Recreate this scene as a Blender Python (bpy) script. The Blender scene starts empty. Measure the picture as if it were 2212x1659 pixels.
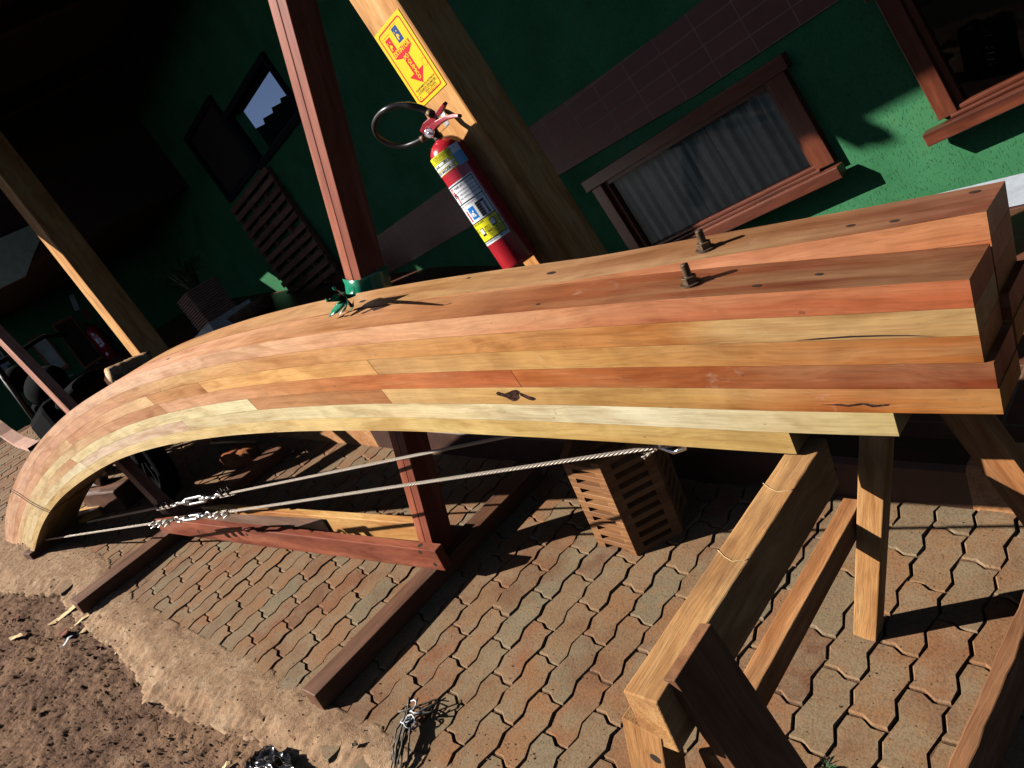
import bpy, math, random
from mathutils import Vector as V, Matrix, noise
random.seed(7)
C = bpy.context.scene.collection
# ---------------------------------------------------------------- camera model (measured from the photo)
CX, CY, F, HH = 1106.0, 829.5, 1753.9, 1.64          # principal point, focal length (2212 px wide picture), eye height
def nrm(v): return v.normalized()
GA = nrm(V((2902-CX, -800-CY, F))); GB = nrm(V((-620-CX, 815-CY, F)))
GX = -GB; GY = nrm(GA - GX*GA.dot(GX)); GZ = GX.cross(GY)
Zb = nrm(V((-.266, 0, .964))); Xb = V((Zb.z, 0, -Zb.x)); Yb = V((0, 1, 0))
def g2w(p): p = V(p); return V((Xb.dot(p), p.y, Zb.dot(p)))     # yard (sloping) frame -> world, z up
def w2g(p): p = V(p); return Xb*p.x + Yb*p.y + Zb*p.z
def rg(x, y): r = V((x-CX, y-CY, F)); return V((GX.dot(r), GY.dot(r), GZ.dot(r)))
EG = V((0, 0, HH)); EW = g2w(EG)
def G(x, y, z=0.0): d = rg(x, y); return EG + d*((z-HH)/d.z)                 # on a plane parallel to the yard
def GP(x, y, n, d0): d = rg(x, y); n = V(n); return EG + d*((d0-n.dot(EG))/n.dot(d))
def W(x, y, ax, val): d = g2w(rg(x, y)); return EW + d*((val-EW[ax])/d[ax])   # on an upright plane of the house
def Zm(x0, y0, s): return lambda x, y: ((x0+x*s)*.6777, (y0+y*s)*.6777)
M_ARCH = .14; Y0_ARCH = .575+.14*5.44
def AP(x, y): return GP(x, y, (-M_ARCH, 1, 0), Y0_ARCH)

def px_of(p):      # yard-frame point -> picture coordinates
    q=V(p)-EG; z=q.dot(V((GX.z,GY.z,GZ.z))); return CX+F*q.dot(V((GX.x,GY.x,GZ.x)))/z, CY+F*q.dot(V((GX.y,GY.y,GZ.y)))/z
# ---------------------------------------------------------------- mesh builder
class MB:
    def __init__(s): s.v=[]; s.f=[]; s.w=[]; s.m=[]; s.t=[]; s.sm=[]; s.c=[]
    def add(s, verts, faces, wv=None, mat=0, tint=.5, smooth=False, col=None):
        b=len(s.v); s.v+=[V(p) for p in verts]
        s.w+=[V(p) for p in (wv if wv is not None else verts)]; s.t+=[tint]*len(verts); s.c+=(col if col else [(1,1,1,1)]*len(verts))
        for f in faces: s.f.append([i+b for i in f]); s.m.append(mat); s.sm.append(smooth)
    def build(s, name, mats, parent=None, bevel=0, seg=2, loc=None):
        if not isinstance(mats,(list,tuple)): mats=[mats]
        o0 = parent_world(parent) if parent else (V(loc) if loc is not None else V((0,0,0)))
        me=bpy.data.meshes.new(name); me.from_pydata([p-o0 for p in s.v],[],s.f)
        for m in mats: me.materials.append(m)
        me.polygons.foreach_set('material_index',s.m); me.polygons.foreach_set('use_smooth',s.sm)
        a=me.attributes.new('wv','FLOAT_VECTOR','POINT'); a.data.foreach_set('vector',[c for p in s.w for c in p])
        a=me.attributes.new('tint','FLOAT','POINT'); a.data.foreach_set('value',s.t)
        if any(c!=(1,1,1,1) for c in s.c):
            a=me.attributes.new('base','FLOAT_COLOR','POINT'); a.data.foreach_set('color',[q for c in s.c for q in c])
        me.validate(); me.update()
        o=bpy.data.objects.new(name,me); C.objects.link(o)
        if parent: o.parent=parent
        else: o.location=o0
        if bevel:
            b=o.modifiers.new('bevel','BEVEL'); b.width=bevel; b.segments=seg; b.limit_method='ANGLE'; b.angle_limit=math.radians(40)
        return o
def parent_world(p):
    v=V((0,0,0))
    while p: v=v+p.location; p=p.parent
    return v
def tag(o, label, cat, group=None):
    o['label']=label; o['category']=cat
    if group: o['group']=group
    return o
def thing(name, label, cat, loc, group=None):
    o=bpy.data.objects.new(name,None); C.objects.link(o); o.location=V(loc); o.empty_display_size=.05
    return tag(o,label,cat,group)
def struct(o): o['kind']='structure'; return o
BOXF=[(0,3,2,1),(4,5,6,7),(0,1,5,4),(1,2,6,5),(2,3,7,6),(3,0,4,7)]
def hexa(mb, pts, wv=None, **k): mb.add(pts,BOXF,wv,**k)
def rv(): return V((random.uniform(0,40),random.uniform(0,9),random.uniform(0,9)))
def box(mb, o, ax, ay, az, lx, ly, lz, **k):
    """box from corner o along unit axes; grain along ax"""
    r=rv(); pts=[];wv=[]
    for k3 in (0,1):
        for (i,j) in ((0,0),(1,0),(1,1),(0,1)):
            pts.append(V(o)+ax*(lx*i)+ay*(ly*j)+az*(lz*k3)); wv.append(V((lx*i,ly*j,lz*k3))+r)
    if ax.cross(ay).dot(az)<0: mb.add(pts,[tuple(reversed(f)) for f in BOXF],wv,**k)
    else: mb.add(pts,BOXF,wv,**k)
def beam(mb, a, b, wd, ht, up, n=1, jit=0.0, **k):
    """timber from a to b (centre line), ht along up, wd sideways; n segments, jit wobble for a rough-sawn edge"""
    a=V(a);b=V(b);ax=(b-a).normalized(); sd=ax.cross(V(up)).normalized(); u=sd.cross(ax).normalized(); L=(b-a).length; r=rv()
    pts=[];wv=[];fs=[]
    for i in range(n+1):
        t=i/n; c=a.lerp(b,t)
        for (p,q) in ((-1,-1),(1,-1),(1,1),(-1,1)):
            j1=1+jit*noise.noise((t*L*30+p*7,q*5,r.x)); j2=1+jit*noise.noise((t*L*22+q*9,p*3,r.y))
            pts.append(c+sd*(p*wd/2*j1)+u*(q*ht/2*j2)); wv.append(V((t*L,p*wd/2,q*ht/2))+r)
    for i in range(n):
        o=i*4
        for e in range(4): fs.append((o+e,o+(e+1)%4,o+4+(e+1)%4,o+4+e))
    fs.append((3,2,1,0)); fs.append((n*4,n*4+1,n*4+2,n*4+3))
    mb.add(pts,fs,wv,**k)
def tube(mb, pts, r, n=10, cap=True, **k):
    pts=[V(p) for p in pts]; rs=r if isinstance(r,(list,tuple)) else [r]*len(pts)
    vs=[];fs=[];wv=[];u=None;L=0;off=rv()
    for i,p in enumerate(pts):
        d=(pts[min(i+1,len(pts)-1)]-pts[max(i-1,0)]).normalized()
        if u is None: u=d.orthogonal().normalized()
        u=(u-d*u.dot(d)).normalized(); w=d.cross(u)
        if i: L+=(p-pts[i-1]).length
        for j in range(n):
            a=2*math.pi*j/n; q=u*math.cos(a)+w*math.sin(a); vs.append(p+q*rs[i]); wv.append(V((L,a*rs[i],0))+off)
    for i in range(len(pts)-1):
        for j in range(n): fs.append((i*n+j,i*n+(j+1)%n,(i+1)*n+(j+1)%n,(i+1)*n+j))
    if cap: fs.append(tuple(range(n-1,-1,-1))); fs.append(tuple((len(pts)-1)*n+j for j in range(n)))
    k.setdefault('smooth',True); mb.add(vs,fs,wv,**k)
def lathe(mb, c, ax, prof, n=32, **k):
    """prof: list of (radius, height along ax)"""
    ax=V(ax).normalized(); u=ax.orthogonal().normalized(); w=ax.cross(u); vs=[];fs=[]
    for (r,h) in prof:
        for j in range(n):
            a=2*math.pi*j/n; vs.append(V(c)+ax*h+(u*math.cos(a)+w*math.sin(a))*max(r,1e-5))
    for i in range(len(prof)-1):
        for j in range(n): fs.append((i*n+j,i*n+(j+1)%n,(i+1)*n+(j+1)%n,(i+1)*n+j))
    k.setdefault('smooth',True); mb.add(vs,fs,**k)
def prism(mb, poly, nrmv, th, **k):
    """extrude polygon (list of points, CCW seen from nrmv) by th against nrmv"""
    n=len(poly); d=V(nrmv).normalized()*th; vs=[V(p) for p in poly]+[V(p)-d for p in poly]
    fs=[tuple(range(n)),tuple(range(2*n-1,n-1,-1))]+[((i+1)%n,i,n+i,n+(i+1)%n) for i in range(n)]
    mb.add(vs,fs,**k)
_tc={}
def text2d(s, size=1.0, bold=.0):
    key=(s,bold)
    if key not in _tc:
        cu=bpy.data.curves.new('t','FONT'); cu.body=s; cu.align_x='CENTER'; cu.align_y='CENTER'; cu.offset=bold; cu.resolution_u=3
        ob=bpy.data.objects.new('t',cu); C.objects.link(ob); bpy.context.view_layer.update()
        me=bpy.data.meshes.new_from_object(ob.evaluated_get(bpy.context.evaluated_depsgraph_get()))
        _tc[key]=([tuple(v.co[:2]) for v in me.vertices],[tuple(p.vertices) for p in me.polygons])
        bpy.data.objects.remove(ob); bpy.data.meshes.remove(me)
    vs,fs=_tc[key]
    return [(x*size,y*size) for x,y in vs],fs

# ---------------------------------------------------------------- materials
def srgb(r,g,b,k=1.0):
    f=lambda c:((c/255+.055)/1.055)**2.4 if c>10 else c/255/12.92
    return (f(r)*k,f(g)*k,f(b)*k,1)
class NT:
    def __init__(s,name,rough=.6,spec=.4):
        s.m=bpy.data.materials.new(name); s.m.use_nodes=True; s.t=s.m.node_tree; s.b=s.t.nodes['Principled BSDF']
        s.b.inputs['Roughness'].default_value=rough; s.b.inputs['Specular IOR Level'].default_value=spec
    def n(s,ty,**k):
        o=s.t.nodes.new(ty)
        for a,b in k.items(): setattr(o,a,b)
        return o
    def l(s,a,b): s.t.links.new(a,b)
    def attr(s,nm): return s.n('ShaderNodeAttribute',attribute_name=nm)
    def mapv(s,src,sc,loc=(0,0,0)):
        m=s.n('ShaderNodeMapping'); m.inputs['Scale'].default_value=sc; m.inputs['Location'].default_value=loc; s.l(src,m.inputs['Vector']); return m.outputs[0]
    def noise(s,vec,scale=1,detail=4,rough=.5,dist=0):
        o=s.n('ShaderNodeTexNoise'); s.l(vec,o.inputs['Vector']); o.inputs['Scale'].default_value=scale; o.inputs['Detail'].default_value=detail; o.inputs['Roughness'].default_value=rough; o.inputs['Distortion'].default_value=dist; return o.outputs['Fac']
    def ramp(s,f,stops):
        o=s.n('ShaderNodeValToRGB'); s.l(f,o.inputs[0]); e=o.color_ramp.elements
        while len(e)<len(stops): e.new(.5)
        for i,(p,c) in enumerate(stops): e[i].position=p; e[i].color=c if len(c)==4 else (*c,1)
        return o.outputs[0]
    def mix(s,f,a,b,bt='MIX'):
        o=s.n('ShaderNodeMix',data_type='RGBA',blend_type=bt)
        for i,x in ((0,f),(6,a),(7,b)):
            if hasattr(x,'is_linked') or hasattr(x,'links'): s.l(x,o.inputs[i])
            else: o.inputs[i].default_value=x
        return o.outputs[2]
    def math(s,op,a,b=0.0):
        o=s.n('ShaderNodeMath',operation=op)
        for i,x in ((0,a),(1,b)):
            if hasattr(x,'links'): s.l(x,o.inputs[i])
            else: o.inputs[i].default_value=x
        return o.outputs[0]
    def bump(s,h,st,dist=.01):
        o=s.n('ShaderNodeBump'); o.inputs['Strength'].default_value=st; o.inputs['Distance'].default_value=dist; s.l(h,o.inputs['Height']); s.l(o.outputs[0],s.b.inputs['Normal'])
    def col(s,c):
        if hasattr(c,'links'): s.l(c,s.b.inputs['Base Color'])
        else: s.b.inputs['Base Color'].default_value=c
        return s.m
def plain(name,c,rough=.5,metal=0,spec=.4,var=.12,scale=18):
    t=NT(name,rough,spec); t.b.inputs['Metallic'].default_value=metal
    g=t.n('ShaderNodeNewGeometry').outputs['Position']; n=t.noise(g,scale,5,.6)
    f=t.ramp(n,[(.3,(1-var*2,)*3),(.7,(1+var*.5,)*3)])
    return t.col(t.mix(1.0,c,f,'MULTIPLY'))
def wood(name, mid, dark, light, rough=.5, blotch=.5, streak=22, pores=.35, bumpy=.12, dirt=0, spec=.35, figure=0):
    t=NT(name,rough,spec); w=t.attr('wv').outputs['Vector']
    warp=t.noise(t.mapv(w,(1.6,5,5)),1,3,.5)
    wv=t.n('ShaderNodeVectorMath',operation='ADD'); t.l(w,wv.inputs[0])
    sc=t.n('ShaderNodeVectorMath',operation='SCALE'); t.l(warp,sc.inputs[0]); sc.inputs['Scale'].default_value=.09; t.l(sc.outputs[0],wv.inputs[1]); w2=wv.outputs[0]
    a=t.noise(t.mapv(w2,(.9,streak*.55,streak*.55)),1,5,.55,.7)
    if mid is None:     # colour of each board comes with the board
        base=t.attr('base').outputs['Color']; hi=t.mix(.22,base,srgb(238,214,160,.92)); lo=t.mix(1.0,base,(.76,.66,.56,1),'MULTIPLY')
        dark,light=lo,hi; c=t.mix(t.ramp(a,[(.5,(0,0,0)),(.74,(.8,.8,.8))]),t.mix(t.ramp(a,[(.28,(1,1,1)),(.5,(0,0,0))]),base,lo),hi); pdark=t.mix(1.0,base,(.3,.26,.22,1),'MULTIPLY')
    else: c=t.ramp(a,[(.3,dark),(.5,mid),(.72,light)]); pdark=[x*.35 for x in dark[:3]]+[1]
    b=t.noise(t.mapv(w,(1.3,6,6),(3,1,2)),1,4,.55)
    c=t.mix(t.math('MULTIPLY',t.ramp(b,[(.5,(0,0,0)),(.72,(1,1,1))]),blotch),c,dark)
    c=t.mix(t.math('MULTIPLY',t.ramp(b,[(.28,(1,1,1)),(.46,(0,0,0))]),blotch),c,light)
    if figure:      # cloudy ripple across the grain
        q=t.noise(t.mapv(w2,(13,6,6)),1,3,.5,.5); c=t.mix(1.0,c,t.ramp(q,[(.35,(1-figure,)*3),(.6,(1,1,1))]),'MULTIPLY')
    q=t.noise(t.mapv(w2,(3.2,15,15),(7,3,5)),1,3,.5,1.4); c=t.mix(1.0,c,t.ramp(q,[(.3,(.76,.68,.61)),(.5,(1,1,1)),(.72,(1.08,1.09,1.12))]),'MULTIPLY')
    g=t.noise(t.mapv(w2,(5,streak*9,streak*9)),1,3,.6)
    c=t.mix(1.0,c,t.ramp(g,[(.32,(.82,.8,.78)),(.6,(1.04,1.04,1.04))]),'MULTIPLY')
    p=t.noise(t.mapv(w2,(26,420,420)),1,2,.5)
    c=t.mix(t.math('MULTIPLY',t.ramp(p,[(.64,(0,0,0)),(.72,(1,1,1))]),pores),c,pdark)
    if dirt:
        d=t.noise(t.mapv(w,(3,12,12),(9,4,7)),1,6,.65); c=t.mix(t.math('MULTIPLY',t.ramp(d,[(.48,(0,0,0)),(.7,(1,1,1))]),dirt),c,(.05,.032,.022,1))
    if mid is None:     # dried glue smears and handling marks
        sm=t.noise(t.mapv(w,(7,16,16),(2,8,1)),1,5,.7,.8); c=t.mix(t.ramp(sm,[(.64,(0,0,0)),(.80,(.22,.22,.22))]),c,srgb(236,222,196,.9))
        mk=t.noise(t.mapv(w,(30,50,50),(5,5,5)),1,2,.5); c=t.mix(t.ramp(mk,[(.74,(0,0,0)),(.78,(.55,.55,.55))]),c,srgb(96,62,40,.9))
    t.bump(t.math('ADD',g,t.math('MULTIPLY',p,-.6)),bumpy,.002)
    r=t.ramp(b,[(.3,(rough-.08,)*3),(.7,(rough+.12,)*3)]); t.l(r,t.b.inputs['Roughness'])
    return t.col(c)
K=.92
WD={}
def wd(n,mid,dark,light,**k): WD[n]=wood('wood_'+n,srgb(*mid,K),srgb(*dark,K),srgb(*light,K),**k)
WD['lamina']=wood('wood_lamina',None,None,None,rough=.44,blotch=.42,pores=.32,figure=.13,streak=24)
wd('cream',(232,212,160),(212,182,124),(245,232,196),blotch=.4,pores=.1,figure=.1)
wd('yellow',(218,178,108),(196,148,80),(236,204,142),blotch=.3,pores=.12)
wd('tan',(204,156,98),(172,112,66),(224,188,132),blotch=.45,pores=.2)
wd('straw',(208,182,112),(182,142,80),(226,208,152),blotch=.45,pores=.25)
wd('honey',(200,146,84),(170,100,52),(222,180,116),blotch=.5,pores=.25)
wd('orange',(190,122,66),(152,82,44),(214,156,96),blotch=.5,pores=.3)
wd('rust',(182,102,60),(148,74,44),(206,136,88),blotch=.5,pores=.3)
wd('redbrown',(152,84,48),(116,58,34),(182,112,66),blotch=.5,pores=.35)
wd('umber',(140,82,56),(108,60,42),(170,108,74),blotch=.5,pores=.35)
wd('salmon',(214,146,112),(192,112,82),(232,176,142),blotch=.4,pores=.15,figure=.08)
wd('pink',(226,176,144),(202,138,108),(238,202,172),blotch=.45,pores=.1,figure=.1)
wd('mahogany',(142,76,54),(104,52,38),(170,102,74),blotch=.45,pores=.3,rough=.5,dirt=.3,spec=.2)
wd('darkbase',(108,72,52),(78,50,36),(138,98,72),blotch=.5,pores=.4,dirt=.5)
wd('grey_brown',(126,92,72),(92,64,50),(160,124,100),blotch=.5,pores=.4,dirt=.4,rough=.7)
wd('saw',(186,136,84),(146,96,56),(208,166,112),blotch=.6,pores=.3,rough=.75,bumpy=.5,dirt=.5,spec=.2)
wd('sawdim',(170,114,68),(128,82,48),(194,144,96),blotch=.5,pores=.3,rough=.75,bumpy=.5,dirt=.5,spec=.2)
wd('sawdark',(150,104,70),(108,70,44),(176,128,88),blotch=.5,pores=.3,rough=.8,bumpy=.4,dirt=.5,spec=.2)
wd('rosy',(176,120,96),(140,90,70),(196,146,122),blotch=.4,pores=.3,rough=.5,dirt=.15)
wd('sawred',(150,86,60),(112,62,44),(178,112,82),blotch=.5,pores=.3,rough=.75,bumpy=.4,dirt=.35,spec=.2)
wd('post',(210,152,90),(182,116,60),(224,180,120),blotch=.4,pores=.25,rough=.6,dirt=.15,spec=.15)
wd('winwood',(92,46,30),(64,32,22),(118,64,42),blotch=.4,pores=.3,rough=.3,spec=.3)
wd('pallet',(134,92,70),(98,66,50),(164,118,90),blotch=.5,pores=.3,rough=.8,dirt=.3)
wd('crate',(148,100,58),(114,74,42),(170,124,80),blotch=.4,pores=.3,rough=.65,dirt=.2)
# ---------------------------------------------------------------- other materials
def mat_paver():
    t=NT('paver_concrete',.85,.2); g=t.n('ShaderNodeNewGeometry').outputs['Position']; ti=t.attr('tint').outputs['Fac']
    base=t.ramp(ti,[(0,srgb(122,108,84,K)),(.3,srgb(130,102,74,K)),(.55,srgb(138,100,68,K)),(.8,srgb(134,90,60,K)),(1,srgb(110,78,56,K))])
    n=t.noise(g,9,6,.62); c=t.mix(t.ramp(n,[(.42,(0,0,0)),(.62,(.7,.7,.7))]),base,srgb(134,116,90,K))
    n2=t.noise(g,26,6,.7); c=t.mix(t.ramp(n2,[(.52,(0,0,0)),(.72,(.45,.45,.45))]),c,srgb(154,104,66,K))
    n4=t.noise(t.mapv(g,(1,1,1),(5,2,8)),4,4,.6); c=t.mix(t.ramp(n4,[(.52,(0,0,0)),(.68,(.7,.7,.7))]),c,srgb(112,76,52,K))
    n3=t.noise(g,150,3,.6); c=t.mix(1.0,c,t.ramp(n3,[(.3,(.68,.66,.64)),(.55,(1.03,1.03,1.03))]),'MULTIPLY')
    v=t.n('ShaderNodeTexVoronoi'); t.l(g,v.inputs['Vector']); v.inputs['Scale'].default_value=70
    sp=t.ramp(v.outputs['Distance'],[(.0,(1,1,1)),(.13,(1,1,1)),(.2,(0,0,0))]); gate=t.ramp(t.noise(g,30,2,.5),[(.56,(0,0,0)),(.6,(1,1,1))])
    c=t.mix(t.math('MULTIPLY',sp,gate),c,srgb(62,44,32,K))
    t.bump(t.math('ADD',n3,t.math('MULTIPLY',n2,.8)),.35,.004); return t.col(c)
def mat_soil(name,c1,c2,c3,sc=1,bs=.6,rough=.95,dust=None):
    t=NT(name,rough,.1); g=t.n('ShaderNodeNewGeometry').outputs['Position']
    n=t.noise(g,7*sc,8,.65); n2=t.noise(g,45*sc,6,.7); n3=t.noise(g,220*sc,3,.6)
    c=t.ramp(n,[(.3,c1),(.5,c2),(.72,c3)]); c=t.mix(1.0,c,t.ramp(n2,[(.28,(.6,.58,.56)),(.6,(1.08,1.08,1.08))]),'MULTIPLY')
    if dust: c=t.mix(t.ramp(t.noise(t.mapv(g,(1,1,1),(4,1,0)),2.6,7,.68),[(.46,(0,0,0)),(.66,(.7,.7,.7))]),c,dust)
    c=t.mix(1.0,c,t.ramp(n3,[(.3,(.75,.75,.75)),(.6,(1.05,1.05,1.05))]),'MULTIPLY')
    t.bump(t.math('ADD',t.math('MULTIPLY',n2,1.4),n3),bs,.012); return t.col(c)
M={}
M['paver']=mat_paver()
M['joint']=mat_soil('joint_soil',srgb(84,62,46),srgb(106,78,58),srgb(134,100,74),2)
M['dirt']=mat_soil('red_dirt',srgb(104,78,62,K),srgb(128,98,79,K),srgb(164,132,106,K),1.4,.8,.95,srgb(166,130,100,K))
M['fargound']=mat_soil('dark_grassy_soil',srgb(40,42,24),srgb(48,46,28),srgb(60,54,34),.5,.3)
M['apron']=mat_soil('dusty_concrete',srgb(146,114,88,K),srgb(166,134,104,K),srgb(184,156,126,K),1.3,.5,.9)
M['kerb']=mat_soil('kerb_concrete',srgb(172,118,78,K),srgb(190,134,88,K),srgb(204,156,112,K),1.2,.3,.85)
def mat_stucco():
    t=NT('green_stucco',.85,.1); g=t.n('ShaderNodeNewGeometry').outputs['Position']
    n=t.noise(t.mapv(g,(1,1,.3)),150,2,.5,.6); gr=t.ramp(n,[(.58,(0,0,0)),(.66,(1,1,1))])
    b=t.noise(g,3,5,.6); c=t.ramp(b,[(.3,srgb(46,100,62,K)),(.6,srgb(60,116,76,K)),(.8,srgb(82,118,76,K))])
    c=t.mix(t.math('MULTIPLY',gr,.55),c,srgb(28,66,42,K)); s=t.noise(t.mapv(g,(6,6,1.2),(2,0,5)),1,4,.6)
    c=t.mix(t.ramp(s,[(.6,(0,0,0)),(.72,(.7,.7,.7))]),c,srgb(48,126,72,K))
    t.bump(t.math('MULTIPLY',gr,-1),.45,.004); return t.col(c)
M['stucco']=mat_stucco()
def mat_tiles(name,c1,c2,mortar,w,h,ax='xz',rough=.5):
    t=NT(name,rough,.4); g=t.n('ShaderNodeNewGeometry').outputs['Position']; sp=t.n('ShaderNodeSeparateXYZ'); t.l(g,sp.inputs[0]); cb=t.n('ShaderNodeCombineXYZ')
    t.l(sp.outputs['XYZ'.index(ax[0].upper())],cb.inputs[0]); t.l(sp.outputs['XYZ'.index(ax[1].upper())],cb.inputs[1])
    b=t.n('ShaderNodeTexBrick'); t.l(cb.outputs[0],b.inputs['Vector']); b.inputs['Scale'].default_value=1; b.inputs['Brick Width'].default_value=w; b.inputs['Row Height'].default_value=h; b.inputs['Mortar Size'].default_value=.004; b.offset=0
    b.inputs['Color1'].default_value=c1; b.inputs['Color2'].default_value=c2; b.inputs['Mortar'].default_value=mortar
    n=t.noise(g,14,5,.6); t.bump(t.math('MULTIPLY',b.outputs['Fac'],-1),.4,.004)
    return t.col(t.mix(1.0,b.outputs['Color'],t.ramp(n,[(.3,(.7,.7,.7)),(.65,(1.05,1.05,1.05))]),'MULTIPLY'))
M['band']=mat_tiles('red_band_tile',srgb(84,42,34,K),srgb(100,52,40,K),srgb(118,92,80,K),.24,.0935)
M['floor']=mat_tiles('brown_floor_tile',srgb(92,56,42,K),srgb(102,64,48,K),srgb(116,92,78,K),.3,.3,'xy',.45)
M['kerbdark']=plain('dark_kerb_brown',srgb(72,42,28,K),.6,var=.25,scale=9)
M['grey']=plain('grey_paint',srgb(170,176,184,K),.7,var=.1)
M['cream']=plain('cream_paint',srgb(222,212,178,K),.8,var=.1)
M['whitewash']=plain('whitewash',srgb(214,212,198,K),.85,var=.15)
M['roofwood']=plain('roof_boards',srgb(44,32,26,K),.7)
wd('stain',(58,40,30),(40,28,22),(74,52,38),blotch=.3,pores=.2,rough=.6)
M['steel']=plain('galvanised_steel',(.62,.62,.6,1),.34,1.0,var=.12,scale=60)
M['wire']=None
def mat_wire():
    t=NT('wire_rope',.42,.5); w=t.attr('wv').outputs['Vector']; sp=t.n('ShaderNodeSeparateXYZ'); t.l(w,sp.inputs[0])
    ph=t.math('SINE',t.math('ADD',t.math('MULTIPLY',sp.outputs[0],420),t.math('MULTIPLY',sp.outputs[1],1000)))
    t.b.inputs['Metallic'].default_value=.55; t.bump(ph,.9,.002)
    return t.col(t.ramp(t.math('ADD',t.math('MULTIPLY',ph,.5),.5),[(0,srgb(104,92,80)),(.6,srgb(190,176,160))]))
M['wire']=mat_wire()
M['rust']=plain('rusty_iron',srgb(104,82,62),.6,.5,var=.3,scale=120)
M['blackiron']=plain('dark_clip_iron',srgb(52,42,36),.5,.6,var=.2,scale=90)
M['hole']=plain('bore_shadow_wood',srgb(44,28,18),.9)
M['red']=plain('red_enamel',srgb(176,34,44,K),.22,0,.6,var=.1,scale=30)
M['redhandle']=plain('red_handle_paint',srgb(150,34,44,K),.35,var=.12,scale=60)
M['rubber']=plain('black_rubber',srgb(36,34,34),.32,0,.5)
M['chrome']=plain('chromed_metal',(.75,.76,.78,1),.15,1.0,var=.05)
M['glassface']=plain('gauge_face',srgb(196,176,184),.15,0,.8)
M['yellow']=plain('sign_yellow',srgb(246,200,24,K),.32,0,.5,var=.04)
M['lemon']=plain('label_yellow',srgb(232,224,40,K),.35,var=.03)
M['labelwhite']=plain('label_white',srgb(232,232,234,K),.35,var=.03)
M['labelred']=plain('label_red',srgb(206,34,40,K),.35,var=.03)
M['labelblue']=plain('label_blue',srgb(30,120,200,K),.35,var=.03)
M['signblue']=plain('sign_blue',srgb(36,72,130,K),.35,var=.03)
M['skyblue']=plain('label_sky_blue',srgb(110,180,220,K),.35,var=.03)
M['ink']=plain('black_ink',srgb(24,24,30),.4,var=.02)
M['greenribbon']=plain('green_plastic_strap',srgb(20,128,92,K),.28,0,.6,var=.15,scale=40)
M['curtain']=plain('grey_curtain',srgb(222,216,196,K),.9,var=.1)
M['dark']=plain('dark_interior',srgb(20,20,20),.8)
M['blackmetal']=plain('black_machine_paint',srgb(20,21,24),.35,0,.5)
M['matteframe']=plain('dark_window_paint',srgb(22,26,32),.7,0,.1)
M['matte']=plain('matte_black',(.004,.004,.0045,1),.9,0,.03)
M['clay']=plain('pale_clay',srgb(206,160,138,K),.8)
M['leaf']=plain('dark_leaf',srgb(38,70,34),.6,var=.3)
M['brickrough']=mat_soil('rough_brick',srgb(150,86,54,K),srgb(178,108,66,K),srgb(200,136,92,K),2,.8)
M['log']=mat_soil('pale_log',srgb(176,130,92,K),srgb(206,166,124,K),srgb(226,196,160,K),1.4,.5)
M['chip']=plain('wood_chip',srgb(220,186,134,K),.8,var=.2,scale=60)
M['dryleaf']=plain('dry_leaf',srgb(150,82,52,K),.7,var=.2,scale=60)
M['twig']=plain('grey_twig',srgb(120,108,92,K),.85,var=.3,scale=80)
M['blackplastic']=plain('black_plastic_film',srgb(18,18,20),.18,0,.7)
M['tin']=plain('dull_tin',(.5,.5,.5,1),.35,1.0,var=.2)
M['redplate']=plain('dark_red_paint',srgb(140,24,36,K),.35)
M['paper']=plain('white_paper',srgb(210,212,214,K),.8)
M['blueplastic']=plain('blue_plastic',srgb(40,70,150),.4)
M['twine']=plain('brown_string',srgb(92,66,46),.8)
def mat_glass():
    t=NT('window_glass',.03,.5); t.m.node_tree.nodes.remove(t.b); o=[n for n in t.t.nodes if n.type=='OUTPUT_MATERIAL'][0]
    g=t.n('ShaderNodeBsdfGlossy'); g.inputs['Roughness'].default_value=.03; tr=t.n('ShaderNodeBsdfTransparent'); tr.inputs[0].default_value=(.8,.84,.82,1)
    fr=t.n('ShaderNodeFresnel'); fr.inputs[0].default_value=1.3; mx=t.n('ShaderNodeMixShader'); t.l(fr.outputs[0],mx.inputs[0]); t.l(tr.outputs[0],mx.inputs[1]); t.l(g.outputs[0],mx.inputs[2]); t.l(mx.outputs[0],o.inputs[0]); return t.m
M['glass']=mat_glass()

# ---------------------------------------------------------------- ground
def fbm(p,o=4,l=2.1,g=.5):
    a=1;s=0;p=V(p)
    for _ in range(o): s+=a*noise.noise(p); p=p*l+V((3.1,1.7,5.3)); a*=g
    return s
def edge_dirt(x):      # boundary dirt / dusty concrete in the yard frame
    pts=[(-9,.45),(-5.3,.36),(-4.95,.44),(-4.7,.50),(-4.43,.46),(-4.14,.44),(-3.63,.425),(-3.38,.40),(-3.16,.345),(-2.83,.385),(-2.49,.43),(-2.2,.45),(-2.0,.47),(-1.5,.5),(3,.5)]
    for (a,b),(c,d) in zip(pts,pts[1:]):
        if a<=x<=c: return b+(d-b)*(x-a)/(c-a)+.022*fbm((x*9,0,1))+.012*fbm((x*40,0,4),3)
    return .45
def grid(mb,x0,x1,y0,y1,st,hf,**k):
    nx=int((x1-x0)/st);ny=int((y1-y0)/st); vs=[];fs=[]
    for j in range(ny+1):
        for i in range(nx+1):
            x=x0+(x1-x0)*i/nx;y=y0+(y1-y0)*j/ny; vs.append(g2w((x,y,hf(x,y))))
    for j in range(ny):
        for i in range(nx):
            a=j*(nx+1)+i; fs.append((a,a+1,a+nx+2,a+nx+1))
    mb.add(vs,fs,smooth=True,**k)
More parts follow.
